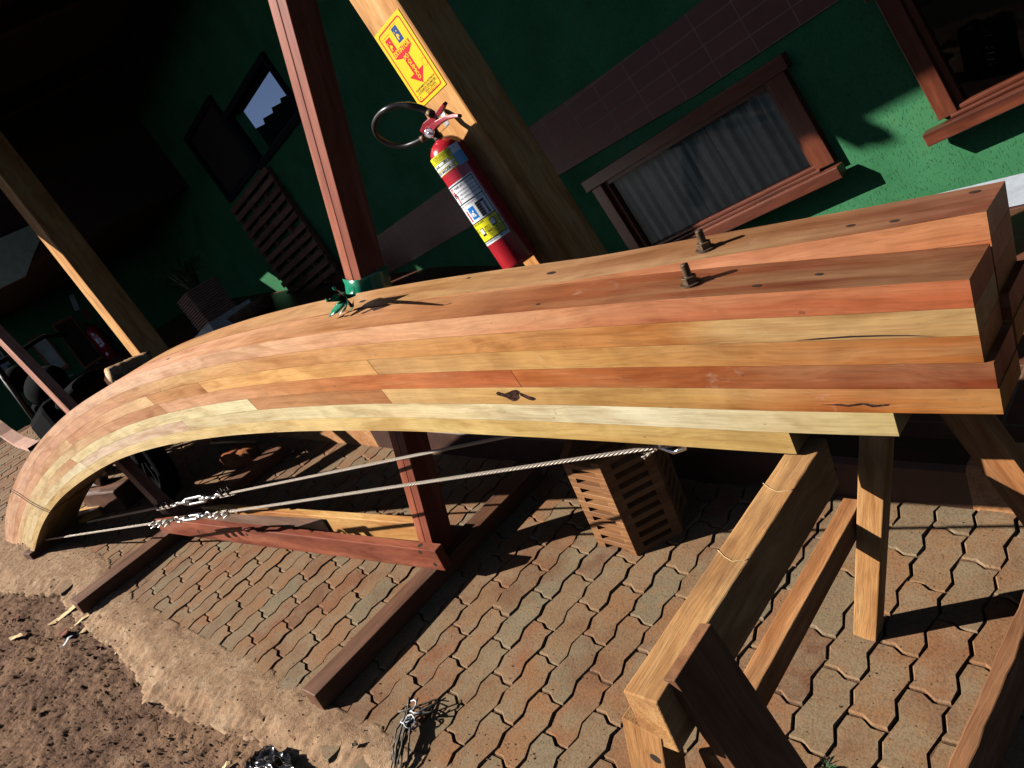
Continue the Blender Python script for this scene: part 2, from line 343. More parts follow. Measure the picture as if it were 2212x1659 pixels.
def hdirt(x,y):
    d=edge_dirt(x)-y; f=min(1,max(0,(d+.01)/.05)); f=f*f*(3-2*f)
    c=max(0,noise.noise((x*24,y*30,2))); e=max(0,noise.noise((x*52,y*60,8)))
    h=-.018+f*(.014*fbm((x*5,y*9,0),3)+.016*c*c+.016*e*e+.010*abs(fbm((x*30,y*40,2),3))+.013*fbm((x*80,y*100,5),2))
    if d<0: h-=.05*min(1,-d/.05)
    return h-.016*f
mb=MB(); grid(mb,-6.6,-1.3,-.75,.56,.0095,hdirt); grid(mb,-1.31,2.4,-.75,.56,.04,hdirt)
struct(mb.build('dirt_yard',M['dirt']))
mb=MB()         # the wide hillside sheet round everything: sloping near the house, level further out
xs=[-220,-60,-30,-14.5,14,40,220]; ys=[-220,-40,-10,-.7,8,40,220]
def hz(x): xc=min(14,max(-14.5,x)); return -.276*xc-.09
vs=[V((x,y,hz(x))) for y in ys for x in xs]; n=len(xs)
mb.add(vs,[(j*n+i,j*n+i+1,(j+1)*n+i+1,(j+1)*n+i) for j in range(len(ys)-1) for i in range(n-1)])
struct(mb.build('ground',M['fargound']))
def hapron(x,y):
    d=min(y-edge_dirt(x),.2); inner=.60+.03*fbm((x*3,2,7)); r=min(1,max(0,d/.06+.3*fbm((x*14,y*14,3),3)))
    if x<-4.0: inner=.60+.13*min(1,(-4.0-x)/.7)+.05*fbm((x*5,2,7))
    e=min(1,max(-1,(inner-y)/.03))
    h=.002+.004*e+.0030*fbm((x*12,y*18,1),4)+.0035*fbm((x*55,y*70,4),3)
    return h-(1-r)*.024-(.2 if y<edge_dirt(x)-.035 else 0) - (0.03 if y>inner+.03 else 0)
mb=MB(); grid(mb,-6.6,2.2,.28,.80,.0105,hapron); struct(mb.build('dusty_concrete_strip',M['apron']))

# ---------------------------------------------------------------- interlocking pavers
PW,PL=.0985,.219
def wav(y):
    p=(y%(PL/2))/(PL/2)
    return -.0075+.015*p/.62 if p<.62 else .0075-.015*(p-.62)/.38
def paver(mb,x0,y0,top,tint,tilt):
    g=.0027; L=[];Rr=[]
    br=[0,.2,.62,.8]
    ysl=[y0+g*1.2]+[y for k in range(3) for q in (.0,.62) for y in [y0-y0%(PL/2)+(k+q)*PL/2] if y0+.012<y<y0+PL-.012]+[y0+PL-g*1.2]
    for y in ysl: L.append((x0+wav(y)+g,y)); Rr.append((x0+PW+wav(y)-g,y))
    def endz(t): return .009*(1 if t<.36 else (1-2*(t-.36)/.28 if t<.64 else -1))
    lo=[(x0+wav(y0)+g+(PW-2*g)*t, y0+g*1.2+endz(t)) for t in (.36,.64)]
    hi=[(x0+wav(y0+PL)+g+(PW-2*g)*t, y0+PL-g*1.2+endz(t)) for t in (.64,.36)]
    L[0]=(L[0][0],L[0][1]+.009); Rr[0]=(Rr[0][0],Rr[0][1]-.009); L[-1]=(L[-1][0],L[-1][1]+.009); Rr[-1]=(Rr[-1][0],Rr[-1][1]-.009)
    poly=lo+Rr+hi+L[::-1]; poly=poly[-1:]+poly[:-1]
    jit=[(px+random.uniform(-.001,.001),py+random.uniform(-.001,.001)) for px,py in poly]; n=len(jit)
    cx=sum(p[0] for p in jit)/n; cy=sum(p[1] for p in jit)/n
    def ins(p,d): 
        dx,dy=cx-p[0],cy-p[1]; l=math.hypot(dx,dy); return (p[0]+dx/l*d,p[1]+dy/l*d)
    zt=lambda p:top+tilt[0]*(p[0]-cx)+tilt[1]*(p[1]-cy)
    r0=[g2w((p[0],p[1],zt(p)-.035)) for p in jit]; r1=[g2w((p[0],p[1],zt(p)-.0045)) for p in jit]; r2=[g2w((*ins(p,.0035),zt(p))) for p in jit]
    fs=[tuple(range(2*n,3*n))]
    for a in (0,n): fs+=[(a+i,a+(i+1)%n,a+n+(i+1)%n,a+n+i) for i in range(n)]
    mb.add(r0+r1+r2,fs,tint=tint)
mb=MB(); x=-9.2; col=0
while x<1.5:
    y=.585-(PL/2 if col%2 else 0)
    while y<1.9:
        if y+PL>.54 and y+PL*.5<1.93:
            paver(mb,x,y,random.gauss(-.001,.0016),min(1,max(0,random.gauss(.45,.24))),(random.gauss(0,.012),random.gauss(0,.01)))
        y+=PL
    x+=PW+.0005; col+=1
struct(mb.build('block_paving',M['paver']))
mb=MB(); grid(mb,-9.4,1.7,.53,1.92,.03,lambda x,y:-.0085+.006*fbm((x*20,y*20,3),3)); struct(mb.build('paving_bed',M['joint']))

# ---------------------------------------------------------------- kerb and porch floor (both follow the slope of the yard)
KH=.14; KY=1.885
mb=MB(); nseg=60
vs=[];fs=[]
for i in range(nseg+1):
    x=-10.5+14*i/nseg; j=.006*fbm((x*4,1,1))
    prof=[(KY+j,-.06),(KY+j*.6,KH-.015),(KY+.015,KH),(KY+.13,KH),(KY+.13,-.06)]
    vs+=[g2w((x,a,b)) for a,b in prof]
for i in range(nseg):
    for e in range(4): fs.append((i*5+e,i*5+5+e,i*5+6+e,i*5+1+e))
for i_,f_ in enumerate(fs): pass
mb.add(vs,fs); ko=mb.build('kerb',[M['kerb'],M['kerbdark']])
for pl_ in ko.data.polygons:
    if -3.42<w2g(pl_.center).x<-.66: pl_.material_index=1  # middle stretch of the kerb takes the darker brown
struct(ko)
def hfloor(x,y):      # porch floor: follows the yard at its edge, levels out towards the house at the right
    w=min(1,max(0,(y-2.1)/1.2)); w=w*w*(3-2*w); k=min(1,max(0,(x+5)/2.6)); k=k*k*(3-2*k); p=w2g((x,y,0)); z0=-.276*x+(KH-.004)/Zb.z
    return z0*(1-w*k)+(.255-.17*x)*w*k
def fsheet(name,x0,x1,y0,y1,lift,m):
    mb=MB(); nx=int((x1-x0)/.25);ny=max(2,int((y1-y0)/.2)); vs=[V((x0+(x1-x0)*i/nx,y0+(y1-y0)*j/ny,hfloor(x0+(x1-x0)*i/nx,y0+(y1-y0)*j/ny)+lift)) for j in range(ny+1) for i in range(nx+1)]
    mb.add(vs,[(j*(nx+1)+i,j*(nx+1)+i+1,(j+1)*(nx+1)+i+1,(j+1)*(nx+1)+i) for j in range(ny) for i in range(nx)],smooth=True); struct(mb.build(name,m))
fsheet('porch_floor',-9.9,3.6,KY+.10,4.02,0,M['floor']); fsheet('grey_floor_border',-1.45,3.6,3.62,3.999,.005,M['grey'])
# ---------------------------------------------------------------- laminated arch (two glued beams side by side)
TOP=[(-.396,1.004),(-.612,1.021),(-.898,1.047),(-1.163,1.064),(-1.375,1.077),(-1.675,1.092),(-1.98,1.102),(-2.35,1.103),(-2.71,1.09),(-3.21,1.043),(-3.727,.945),(-4.292,.785),(-4.852,.578),(-5.318,.363),(-5.60,.200),(-5.74,.105)]
BOT=[(-.40,.640),(-.792,.669),(-1.016,.694),(-1.289,.722),(-1.548,.745),(-1.761,.764),(-2.009,.778),(-2.222,.785),(-2.403,.788),(-2.753,.782),(-3.222,.748),(-3.698,.673),(-4.277,.524),(-4.684,.387),(-5.058,.226),(-5.42,.035)]
def resample(pts,n):
    # Catmull-Rom then equal arc length
    P=[]
    for i in range(len(pts)-1):
        p0=pts[max(i-1,0)];p1=pts[i];p2=pts[i+1];p3=pts[min(i+2,len(pts)-1)]
        for k in range(16):
            t=k/16; P.append(tuple(.5*((2*p1[c])+(-p0[c]+p2[c])*t+(2*p0[c]-5*p1[c]+4*p2[c]-p3[c])*t*t+(-p0[c]+3*p1[c]-3*p2[c]+p3[c])*t**3) for c in (0,1)))
    P.append(pts[-1]); d=[0]
    for a,b in zip(P,P[1:]): d.append(d[-1]+math.hypot(b[0]-a[0],b[1]-a[1]))
    out=[];j=0
    for i in range(n+1):
        s=d[-1]*i/n
        while j<len(P)-2 and d[j+1]<s: j+=1
        t=(s-d[j])/max(1e-9,d[j+1]-d[j]); out.append((P[j][0]+(P[j+1][0]-P[j][0])*t,P[j][1]+(P[j+1][1]-P[j][1])*t))
    for _ in range(12): out=[out[0]]+[tuple((out[i-1][c]+2*out[i][c]+out[i+1][c])/4 for c in (0,1)) for i in range(1,n)]+[out[-1]]
    return out,d[-1]
NS=140
TP_,LT=resample(TOP,NS); BP_,LB=resample(BOT,NS)
AD=V((1,M_ARCH,0)).normalized(); AN=V((-M_ARCH,1,0)).normalized()
BWD=.128
def arch_pt(s,k,yy,dz=0.0):
    """s 0..1 along from right, k 0..7 lamina border from the top, yy metres behind the front face"""
    f=max(0,min(NS-1e-6,s*NS)); i=int(f); t=f-i; ex=s*NS-f
    a=tuple(TP_[i][c]*(1-t)+TP_[i+1][c]*t for c in (0,1)); b=tuple(BP_[i][c]*(1-t)+BP_[i+1][c]*t for c in (0,1))
    x=a[0]+(b[0]-a[0])*k/7; z=a[1]+(b[1]-a[1])*k/7
    x-=ex*LT/NS if ex<0 else 0
    lift=dz*max(0,1-s/.16)**1.3
    return V((x,Y0_ARCH+M_ARCH*x+yy,z+lift))
def s_of_x(x,k):
    lo,hi=-.05,1.0
    for _ in range(40):
        m=(lo+hi)/2
        if arch_pt(m,k,0).x>x: lo=m
        else: hi=m
    return lo
# per lamina: right end offset, left end, boards as (left end, [(position, colour)...]) along the beam, positions in picture units
LAM=[(-.013,1.0,[(-99,[(2100,(188,98,58)),(1800,(188,104,64)),(1500,(194,114,74)),(1200,(208,138,94)),(1000,(216,150,108)),(800,(224,162,118)),(600,(232,178,136)),(400,(238,190,154)),(150,(236,190,156)),(0,(222,172,138))])]),
 (-.013,1.0,[(-99,[(2100,(196,160,100)),(1700,(212,178,118)),(1560,(206,170,108)),(1440,(190,128,64)),(1300,(196,136,72)),(1100,(196,140,76)),(900,(206,152,88)),(600,(216,166,106)),(400,(222,182,122)),(200,(216,168,128)),(60,(226,186,150))])]),
 (-.013,.998,[(805,[(2100,(176,112,56)),(1700,(186,126,66)),(1400,(200,150,82)),(1200,(210,166,96)),(850,(206,166,106))]),(438,[(800,(224,174,104)),(600,(236,186,112)),(440,(228,178,110))]),(325,[(438,(190,140,86)),(330,(214,166,112))]),(150,[(320,(232,202,148)),(200,(226,182,140))]),(-99,[(150,(230,200,150)),(60,(222,176,136))])]),
 (.0,.992,[(1115,[(2100,(138,66,36)),(1800,(154,80,44)),(1500,(172,96,50)),(1120,(188,108,56))]),(352,[(1110,(190,106,62)),(800,(200,120,70)),(650,(208,142,88)),(500,(218,160,116)),(360,(222,168,128))]),(230,[(350,(200,142,100)),(240,(212,160,120))]),(-99,[(230,(206,152,112)),(120,(232,206,156)),(50,(224,186,140))])]),
 (.002,.985,[(835,[(2100,(184,116,52)),(1800,(186,108,52)),(1500,(202,152,86)),(1300,(206,162,96)),(850,(214,170,112))]),(546,[(830,(182,122,78)),(650,(194,140,92)),(550,(196,140,96))]),(160,[(545,(236,222,174)),(350,(236,216,166)),(170,(230,206,156))]),(-99,[(160,(206,152,110)),(90,(228,200,150)),(40,(226,196,146))])]),
 (-.178,.990,[(404,[(1900,(214,188,128)),(1700,(230,210,160)),(1400,(236,222,182)),(1100,(230,214,170)),(900,(234,210,160)),(700,(226,206,158)),(410,(222,200,154))]),(180,[(400,(226,192,164)),(200,(228,200,170))]),(-99,[(180,(236,218,178)),(40,(222,190,140))])]),
 (-.392,1.0,[(-99,[(1690,(198,158,90)),(1300,(210,170,100)),(1000,(216,182,112)),(700,(226,192,128)),(500,(230,198,138)),(300,(230,202,148)),(80,(214,180,122))])])]
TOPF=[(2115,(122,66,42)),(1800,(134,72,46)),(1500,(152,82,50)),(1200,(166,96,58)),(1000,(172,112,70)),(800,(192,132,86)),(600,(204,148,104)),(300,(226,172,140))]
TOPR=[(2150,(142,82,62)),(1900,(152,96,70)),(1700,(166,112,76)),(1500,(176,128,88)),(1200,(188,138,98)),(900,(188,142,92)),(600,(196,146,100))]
STRIP=[(2100,(206,126,80)),(1500,(214,140,100)),(900,(200,140,96))]
LAMR=[LAM[0][:2]+([(-99,STRIP)],)]+[(o,e,[(q[0],[(x,tuple(int(v*.95) for v in c)) for x,c in q[1]]) for q in p]) for o,e,p in LAM[1:]]
LAMR[1]=LAMR[1][:2]+([(-99,STRIP)],)
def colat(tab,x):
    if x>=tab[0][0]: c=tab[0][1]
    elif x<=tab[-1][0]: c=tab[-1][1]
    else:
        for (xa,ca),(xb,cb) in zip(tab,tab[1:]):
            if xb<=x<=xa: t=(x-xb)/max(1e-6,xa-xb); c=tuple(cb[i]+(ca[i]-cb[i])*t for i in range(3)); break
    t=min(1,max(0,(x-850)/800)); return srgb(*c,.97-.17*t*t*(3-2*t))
def make_arch(name,label,y0,dz,lams,top,group=None):
    base=arch_pt(.5,7,y0+BWD/2); base.z=0
    root=thing(name,label,'arch beam',g2w(base),group)
    for k,(off,send,pieces) in enumerate(lams):
        if k in (1,2): pieces=[(q,[(x,(c[0],c[1]*.95,c[2]*.96)) for x,c in tb]) for q,tb in pieces]
        px=[px_of(arch_pt(i/400,k+.5,0))[0] for i in range(401)]
        def s_at(x):
            if x<px[-1]: return send
            for i in range(400):
                if px[i]>=x>=px[i+1]: return (i+(px[i]-x)/max(1e-6,px[i]-px[i+1]))/400
            return 0
        def pxs(s): i=max(0,min(400,int(s*400))); return px[i]
        mb=MB(); s=-off/LT
        for (xl,tab) in pieces:
            s1=min(send,s_at(xl))
            if s1<=s+1e-4: continue
            n=max(2,int((s1-s)*NS)); r=rv(); vs=[];wv=[];fs=[];cl=[];tv=[];tw=[];tc=[]
            gp=.0008; flip=random.choice((-1,1))
            for i in range(n+1):
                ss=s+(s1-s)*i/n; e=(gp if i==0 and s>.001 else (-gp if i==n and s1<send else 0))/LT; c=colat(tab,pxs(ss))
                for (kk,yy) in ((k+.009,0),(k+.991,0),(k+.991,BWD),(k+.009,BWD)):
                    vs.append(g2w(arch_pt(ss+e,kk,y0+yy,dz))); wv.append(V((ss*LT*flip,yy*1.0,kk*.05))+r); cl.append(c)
                if k==0:
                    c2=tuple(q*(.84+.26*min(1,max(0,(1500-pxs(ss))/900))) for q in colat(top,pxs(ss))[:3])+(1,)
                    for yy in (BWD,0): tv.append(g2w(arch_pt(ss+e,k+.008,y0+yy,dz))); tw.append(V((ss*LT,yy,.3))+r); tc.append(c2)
            for i in range(n):
                o=i*4
                for q in range(4 if k else 3): fs.append((o+q,o+(q+1)%4,o+4+(q+1)%4,o+4+q))
            fs.append((3,2,1,0)); fs.append((n*4,n*4+1,n*4+2,n*4+3))
            mb.add(vs,fs,wv,col=cl)
            if k==0: mb.add(tv,[(2*i,2*i+1,2*i+3,2*i+2) for i in range(n)],tw,col=tc)
            s=s1
        mb.build('lamina',WD['lamina'],root)
    return root
random.seed(21)
front=make_arch('laminated_arch','front laminated timber arch beam of red, honey and cream strips',0,0,LAM,TOPF,group='paired laminated arch beams')
rear=make_arch('laminated_arch','rear laminated timber arch beam, its brown top raised behind the front one',BWD+.010,.055,LAMR,TOPR,group='paired laminated arch beams')
def top_frame(s,yy,dz):
    a=arch_pt(s,0,yy,dz); b=arch_pt(s+.004,0,yy,dz); c=arch_pt(s,1,yy,dz); n=(a-c).normalized(); t=(b-a).normalized()
    return g2w(a),nrm(g2w(a+n)-g2w(a)),nrm(g2w(b)-g2w(a))
def s_top_px(x,y,yy,z): 
    p=G(x,y,z); return s_of_x(p.x+M_ARCH*yy,0)
def bolt(root,s,yy,dz,h=.046,tilt=(0,0)):
    p,n,t=top_frame(s,yy,dz); sd=n.cross(t); n=(n+t*tilt[0]+sd*tilt[1]).normalized()
    mb=MB(); pr=[(.0085,-.03),(.0085,.0)]
    for i in range(13): pr+=[(.0085,.018+h*.5*i/12),(.0072,.018+h*.5*(i+.5)/12)]
    pr+=[(.008,.018+h*.5+.002),(0,.018+h*.5+.002)]; lathe(mb,p,n,pr,14); b=mb.build('bolt',M['rust'],root)
    mb=MB(); u=n.orthogonal().normalized(); w=n.cross(u)
    ring=[p+n*.003+(u*math.cos(a*math.pi/3)+w*math.sin(a*math.pi/3))*.0155 for a in range(6)]
    prism(mb,[q+n*.014 for q in ring],n,.014); mb.build('nut',M['rust'],b,bevel=.001)
    mb=MB(); lathe(mb,p,n,[(.009,.0031),(.021,.0031),(.021,.0002),(.009,.0002)],20,smooth=False); mb.build('washer',M['rust'],b)
bolt(front,s_of_x(-.905,0),.062,0,tilt=(-.06,0)); bolt(rear,s_of_x(-.93,0),BWD+.06,.055,tilt=(-.04,0))
def bore(root,s,yy,dz,r=.011):
    p,n,t=top_frame(s,yy,dz); sd=n.cross(t); mb=MB(); N=18
    vs=[p+n*.0006+(t*math.cos(2*math.pi*i/N)*r*.95+sd*math.sin(2*math.pi*i/N)*r*.62) for i in range(N)]
    mb.add(vs,[tuple(range(N))] if (vs[1]-vs[0]).cross(vs[2]-vs[1]).dot(n)>0 else [tuple(range(N-1,-1,-1))]); o=mb.build('bolt_hole',M['hole'],root)
for x_,yy,rr in ((-.66,.06,.008),(-.76,.03,.009),(-1.95,.095,.010),(-2.9,.07,.010),(-1.25,.03,.006)): bore(front,s_of_x(x_,0),yy,0,rr)
for x_,yy,rr in ((-.56,.03,.009),(-.45,.10,.010),(-.64,.045,.009),(-1.33,.06,.013),(-1.98,.05,.013),(-1.62,.1,.007)): bore(rear,s_of_x(x_,0),BWD+.010+yy,.055,rr)
# knot hole on the front face, open glue line, small cracks
def face_patch(root,name,pts,mat,lift=.0008):
    mb=MB(); vs=[g2w(AP(*p)-AN*lift) for p in pts]; n_=g2w(AN)*-1
    c=sum(vs,V((0,0,0)))/len(vs); a=(vs[1]-vs[0]).cross(vs[2]-vs[0]).dot(n_)
    order=list(range(len(vs))); 
    if a<0: order=order[::-1]
    mb.add(vs,[tuple(order)]); return mb.build(name,mat,root)
zk=Zm(1000,800,.4973)
M['knot']=mat_soil('knot_wood',srgb(40,24,20),srgb(84,52,42),srgb(160,122,106),22,1)
kn=[(1168,912),(1180,900),(1200,906),(1225,912),(1250,904),(1275,892),(1300,888),(1318,900),(1312,922),(1318,940),(1300,958),(1278,962),(1255,950),(1232,938),(1205,930),(1180,924)]
kt=[(1318,905),(1345,915),(1375,928),(1410,936),(1424,948),(1405,958),(1378,952),(1350,938),(1325,926)]
kh=face_patch(front,'knot_hole',[zk(*p) for p in kn],M['knot']); face_patch(front,'knot_hole',[zk(*p) for p in kt],M['knot'])
z6=Zm(2164,800,.4973)
face_patch(front,'open_glue_line',[z6(*p) for p in [(740,573),(900,556),(1100,542),(1300,537),(1500,538),(1650,546),(1500,544),(1300,546),(1100,553),(900,566)]],M['hole'])
face_patch(front,'bark_crack',[z6(*p) for p in [(900,985),(1040,978),(1080,986),(1180,972),(1260,984),(1350,980),(1340,990),(1240,1000),(1180,984),(1080,997),(1000,988)]],M['knot'])
# ---- steel tie cables with turnbuckles and clips
def cable(root,pl,pr,yy,tb_t,face):
    a=V(pl); b=V(pr); d=(b-a).normalized(); up=V((0,0,1)); sd=d.cross(up).normalized(); up=sd.cross(d)
    if face: sd,up=up,sd
    L=(b-a).length; t0,t1=tb_t
    def gp(t,u=0,v=0): return g2w(a+d*(t*L)+up*u+sd*v)
    mb=MB(); cut0=t0-.0;cut1=t1
    tube(mb,[gp(i/30*cut0) for i in range(31)],.0056,10); tube(mb,[gp(cut1+(1-cut1)*i/40) for i in range(41)],.0056,10)
    c=mb.build('tie_cable',M['wire'],root)
    # turnbuckle: two side rods, end collars, threaded eyes
    mb=MB(); l0=t0+.012; l1=t1-.012; w=.0155; m=(l0+l1)/2; h=(l1-l0)/2*.52
    for s in (-1,1): tube(mb,[gp(m-h,w*s*.75),gp(m-h*.8,w*s),gp(m+h*.8,w*s),gp(m+h,w*s*.75)],.0066,10)
    for e in (-1,1):
        tube(mb,[gp(m+e*h*1.1,-w*.8),gp(m+e*h*1.06,0),gp(m+e*h*1.1,w*.8)],.0105,10); tube(mb,[gp(m+e*h*.86),gp(m+e*h*1.25)],[.0125,.0105],12)
        tube(mb,[gp(m+e*h*.55),gp(m+e*h*1.8)],.0075,10)
        ee=m+e*h*2.15; r_=.014/ L*1.6
        tube(mb,[gp(ee+math.cos(q*math.pi/8)*r_,.0,math.sin(q*math.pi/8)*.014) for q in range(17)],.0048,8,cap=False)
    mb.build('turnbuckle',M['steel'],c)
    for e,ts in ((-1,(.012,.028,.044)),(1,(.012,.028))):
        for q in ts:
            t=(t0-q*1.0) if e<0 else (t1+q*1.0); mb=MB()
            tube(mb,[gp(t,.03,-.008),gp(t,-.004,-.008),gp(t,-.011,0),gp(t,-.004,.008),gp(t,.03,.008)],.0026,8); 
            box(mb,gp(t-.0035,.006,-.013),nrm(gp(1)-gp(0)),nrm(gp(0,1)-gp(0)),nrm(gp(0,0,1)-gp(0)),.006*L,.010,.020)
            mb.build('cable_clip',M['steel'] if face else M['blackiron'],c)
    # dead end of rope beside the live part, frayed
    for q0,q1 in ((t0-.055,t0-.002),(t1+.002,t1+.04)):
        mb=MB(); tube(mb,[gp(q0,-.010),gp(q1,-.010)],.005,8); mb.build('rope_tail',M['wire'],c)
    return c
ca=V((-5.40,.68,.05)); cb=V((-1.05,1.27,.668)); ca=ca
pa=arch_pt(.5,7,0)
zT=Zm(450,1500,550/2212); zF=Zm(0,1400,600/2212); z5=Zm(1700,1380,600/2212); z3b=Zm(1000,1380,600/2212); zr5=Zm(1000,1380,600/2212)
cm=lambda yy:(lambda x,y:GP(x,y,AN,AN.dot(V((0,Y0_ARCH,0)))+yy))
fc=cm(BWD/2); rc=cm(BWD*1.5+.010)
A1=fc(*zF(560,1177)); B1=fc(*z5(1620,140)); A2=rc(*zF(1300,920)); B2=rc(*z3b(2030,92))
def tpar(a,b,p): d=b-a; return (p-a).dot(d)/d.dot(d)
d1=(tpar(A1,B1,fc(*zT(475,700))),tpar(A1,B1,fc(*zT(990,640)))); 
d2=(tpar(A2,B2,rc(*zT(430,445))),tpar(A2,B2,rc(*zT(1005,345))))
# run the ropes on into the beams at both ends
def ext(a,b,l0,l1): d=(b-a).normalized(); return a-d*l0,b+d*l1
L1=(B1-A1).length; L2=(B2-A2).length
a1,b1=ext(A1,B1,.12,.10); k1=lambda t:(t*L1+.12)/(L1+.22)
a2,b2=ext(A2,B2,.35,.45); k2=lambda t:(t*L2+.35)/(L2+.80)
c1=cable(front,a1,b1,0,(k1(d1[0]),k1(d1[1])),True); c2=cable(rear,a2,b2,0,(k2(d2[0]),k2(d2[1])),False)
# anchor eye under the front beam
p=fc(*z5(1500,170)); mb=MB(); d=(B1-A1).normalized()
tube(mb,[g2w(p+V((0,0,.06))),g2w(p+V((.0,0,.0))),g2w(p+d*.03+V((0,0,-.018))),g2w(p+d*.06+V((0,0,-.012))),g2w(p+d*.07+V((0,0,.03)))],.006,10)
mb.build('anchor_hook',M['chrome'],c1)
mb=MB()
for q in range(7): tube(mb,[g2w(p),g2w(p-d*(.05+.01*random.random())+V((random.uniform(-.01,.01),random.uniform(-.012,.012),-.018+random.uniform(-.012,.012))))],.0016,5)
mb.build('frayed_end',M['wire'],c1)
# thin string wound round the arch near its foot
mb=MB()
for ds in (0,.006):
    s=.845+ds; P=[(0,-.004),(3.5,-.004),(7.08,-.004-ds),(7.08,2*BWD+.008),(0-.06,2*BWD+.008),(-.06,-.004)]
    tube(mb,[g2w(arch_pt(s+(.004 if i in(2,3) else 0),k,yy)) for i,(k,yy) in enumerate([(-.06,-.003),(1.7,-.003),(3.5,-.003),(5.3,-.003),(7.06,-.003),(7.06,2*BWD+.006),(-.06,2*BWD+.006),(-.06,-.003)])],.0016,5,smooth=True)
tag(mb.build('string_loop',M['twine'],None,loc=g2w(arch_pt(.845,7,0))),'thin brown string looped twice around the arch near its left foot','string')
# blocks under the feet
p=G(64,1213); X_,Y_,Z_=[g2w(v) for v in ((1,0,0),(0,1,0),(0,0,1))]
mb=MB(); box(mb,g2w((-5.50,.535,-.005)),nrm(g2w((1,.14,0))),nrm(g2w((-.14,1,0))),Z_,.10,.32,.052); tag(mb.build('foot_block',WD['darkbase'],None,bevel=.003,loc=g2w((-5.45,.6,0))),'dark wooden block under the left foot of the arch','wood block')
UP=g2w((0,0,1)); EX=g2w((1,0,0)); EY=V((0,1,0))
def gb(mb,a,b,w,h,up=(0,0,1),**k): beam(mb,g2w(a),g2w(b),w,h,g2w(up),**k)
# ---------------------------------------------------------------- leaning-post stand (red-brown timber frame on two foot bars)
st=thing('post_stand','red-brown timber stand of two leaning posts on a low base, standing below the arch','stand',g2w((-3.2,1.15,0)))
for x0,x1,y0,y1,h in ((-2.332,-2.252,.59,1.80,.068),(-4.31,-4.20,.45,1.74,.066)):
    mb=MB(); gb(mb,((x0+x1)/2,y0,h/2+.002),((x0+x1)/2+.004,y1,h/2+.002),x1-x0,h,n=10,jit=.02); mb.build('foot_bar',WD['darkbase'],st,bevel=.003)
fy=lambda x:1.182+.108*(x+2.206)
HD=V((1,.108,0)).normalized(); HN=V((-.108,1,0)).normalized()
mb=MB(); pts=[]
for (x,z) in ((-4.27,.068),(-2.206,.068),(-2.206,.161),(-4.25,.161)): pts.append(V((x,fy(x),z)))
hexa(mb,[g2w(q) for q in (pts[0],pts[1],pts[1]+HN*.04,pts[0]+HN*.04,pts[3],pts[2],pts[2]+HN*.04,pts[3]+HN*.04)],[V((q.x,q.y,q.z)) for q in (pts[0],pts[1],pts[1]+HN*.04,pts[0]+HN*.04,pts[3],pts[2],pts[2]+HN*.04,pts[3]+HN*.04)])
bf=mb.build('base_board',WD['mahogany'],st,bevel=.003)
def hole(p,n,r,par,nm='bolt_hole'):
    mb=MB(); n=V(n).normalized(); u=n.orthogonal().normalized(); w=n.cross(u); mb.add([p+n*.0007+(u*math.cos(a*math.pi/8)+w*math.sin(a*math.pi/8))*r for a in range(16)],[tuple(range(16))]); mb.build(nm,M['hole'],par)
for (x,z) in ((-2.29,.148),(-2.245,.095),(-3.42,.13),(-3.86,.11)): hole(g2w(V((x,fy(x),z))),g2w(-HN),.009,bf)
for x in (-2.30,-4.18): hole(g2w(V((x,fy(x)+.02,.161))),UP,.010,bf)
ry=lambda x:1.290+.122*(x+2.40)
mb=MB(); q=[V((-3.98,ry(-3.98)+.012,.07)),V((-2.40,ry(-2.40),.07)),V((-2.40,ry(-2.40)+.04,.07)),V((-3.80,ry(-3.80)+.045,.07))]
z=V((0,0,.091)); P=q+[a+z for a in q]; hexa(mb,[g2w(a) for a in P],P); mb.build('base_board',WD['honey'],st,bevel=.003)
mb=MB(); q=[V((-4.10,fy(-4.1)+.042,.07)),V((-3.12,fy(-3.12)+.042,.07)),V((-2.99,ry(-2.99)-.003,.07)),V((-4.02,fy(-4.02)+.085,.07))]
P=q+[a+V((0,0,.086)) for a in q]; hexa(mb,[g2w(a) for a in P],P); mb.build('spacer_block',WD['grey_brown'],st,bevel=.003)
z3b=Zm(1000,1380,600/2212); zF=Zm(0,1400,600/2212)
def lean_post(yb,ky,lp,rp,depth,ext0,ext1,mat):
    n=(0,1,-ky); L=[GP(*p,n,yb) for p in lp]; R_=[GP(*p,n,yb) for p in rp]
    lo=(L[0]+R_[0])/2; hi=(L[1]+R_[1])/2; d=(hi-lo).normalized(); w=((L[0]-R_[0]).length*abs(d.z)+(L[1]-R_[1]).length*abs(d.z))/2
    a=lo+d*((ext0-lo.z)/d.z); b=lo+d*((ext1-lo.z)/d.z); nn=V((0,1,-ky)).normalized(); nn=(nn-d*nn.dot(d)).normalized()
    return a+nn*depth/2,b+nn*depth/2,w,depth,nn
a,b,w_,dp,nn=lean_post(1.215,.13,[z3b(1210,1260),(583,0)],[z3b(1410,1280),(612,0)],.10,.068,2.35,None)
mb=MB(); sd=(b-a).normalized().cross(nn)
for s in (-1,1):
    off=sd*(w_/4+.0006)*s; gb(mb,a+off,b+off,w_/2-.001,dp,nn)
p2=mb.build('post',WD['mahogany'],st,bevel=.0025); p2['label']='two-piece leaning post with green strap tied round it'
post2=(a,b,w_,dp,nn)
a,b,w_,dp,nn=lean_post(1.005,.05,[zF(1905,870),(0,727)],[zF(1985,880),(0,750)],.055,.10,1.9,None)
mb=MB(); gb(mb,a,b,w_,dp,nn); mb.build('post',WD['rosy'],st,bevel=.0025)
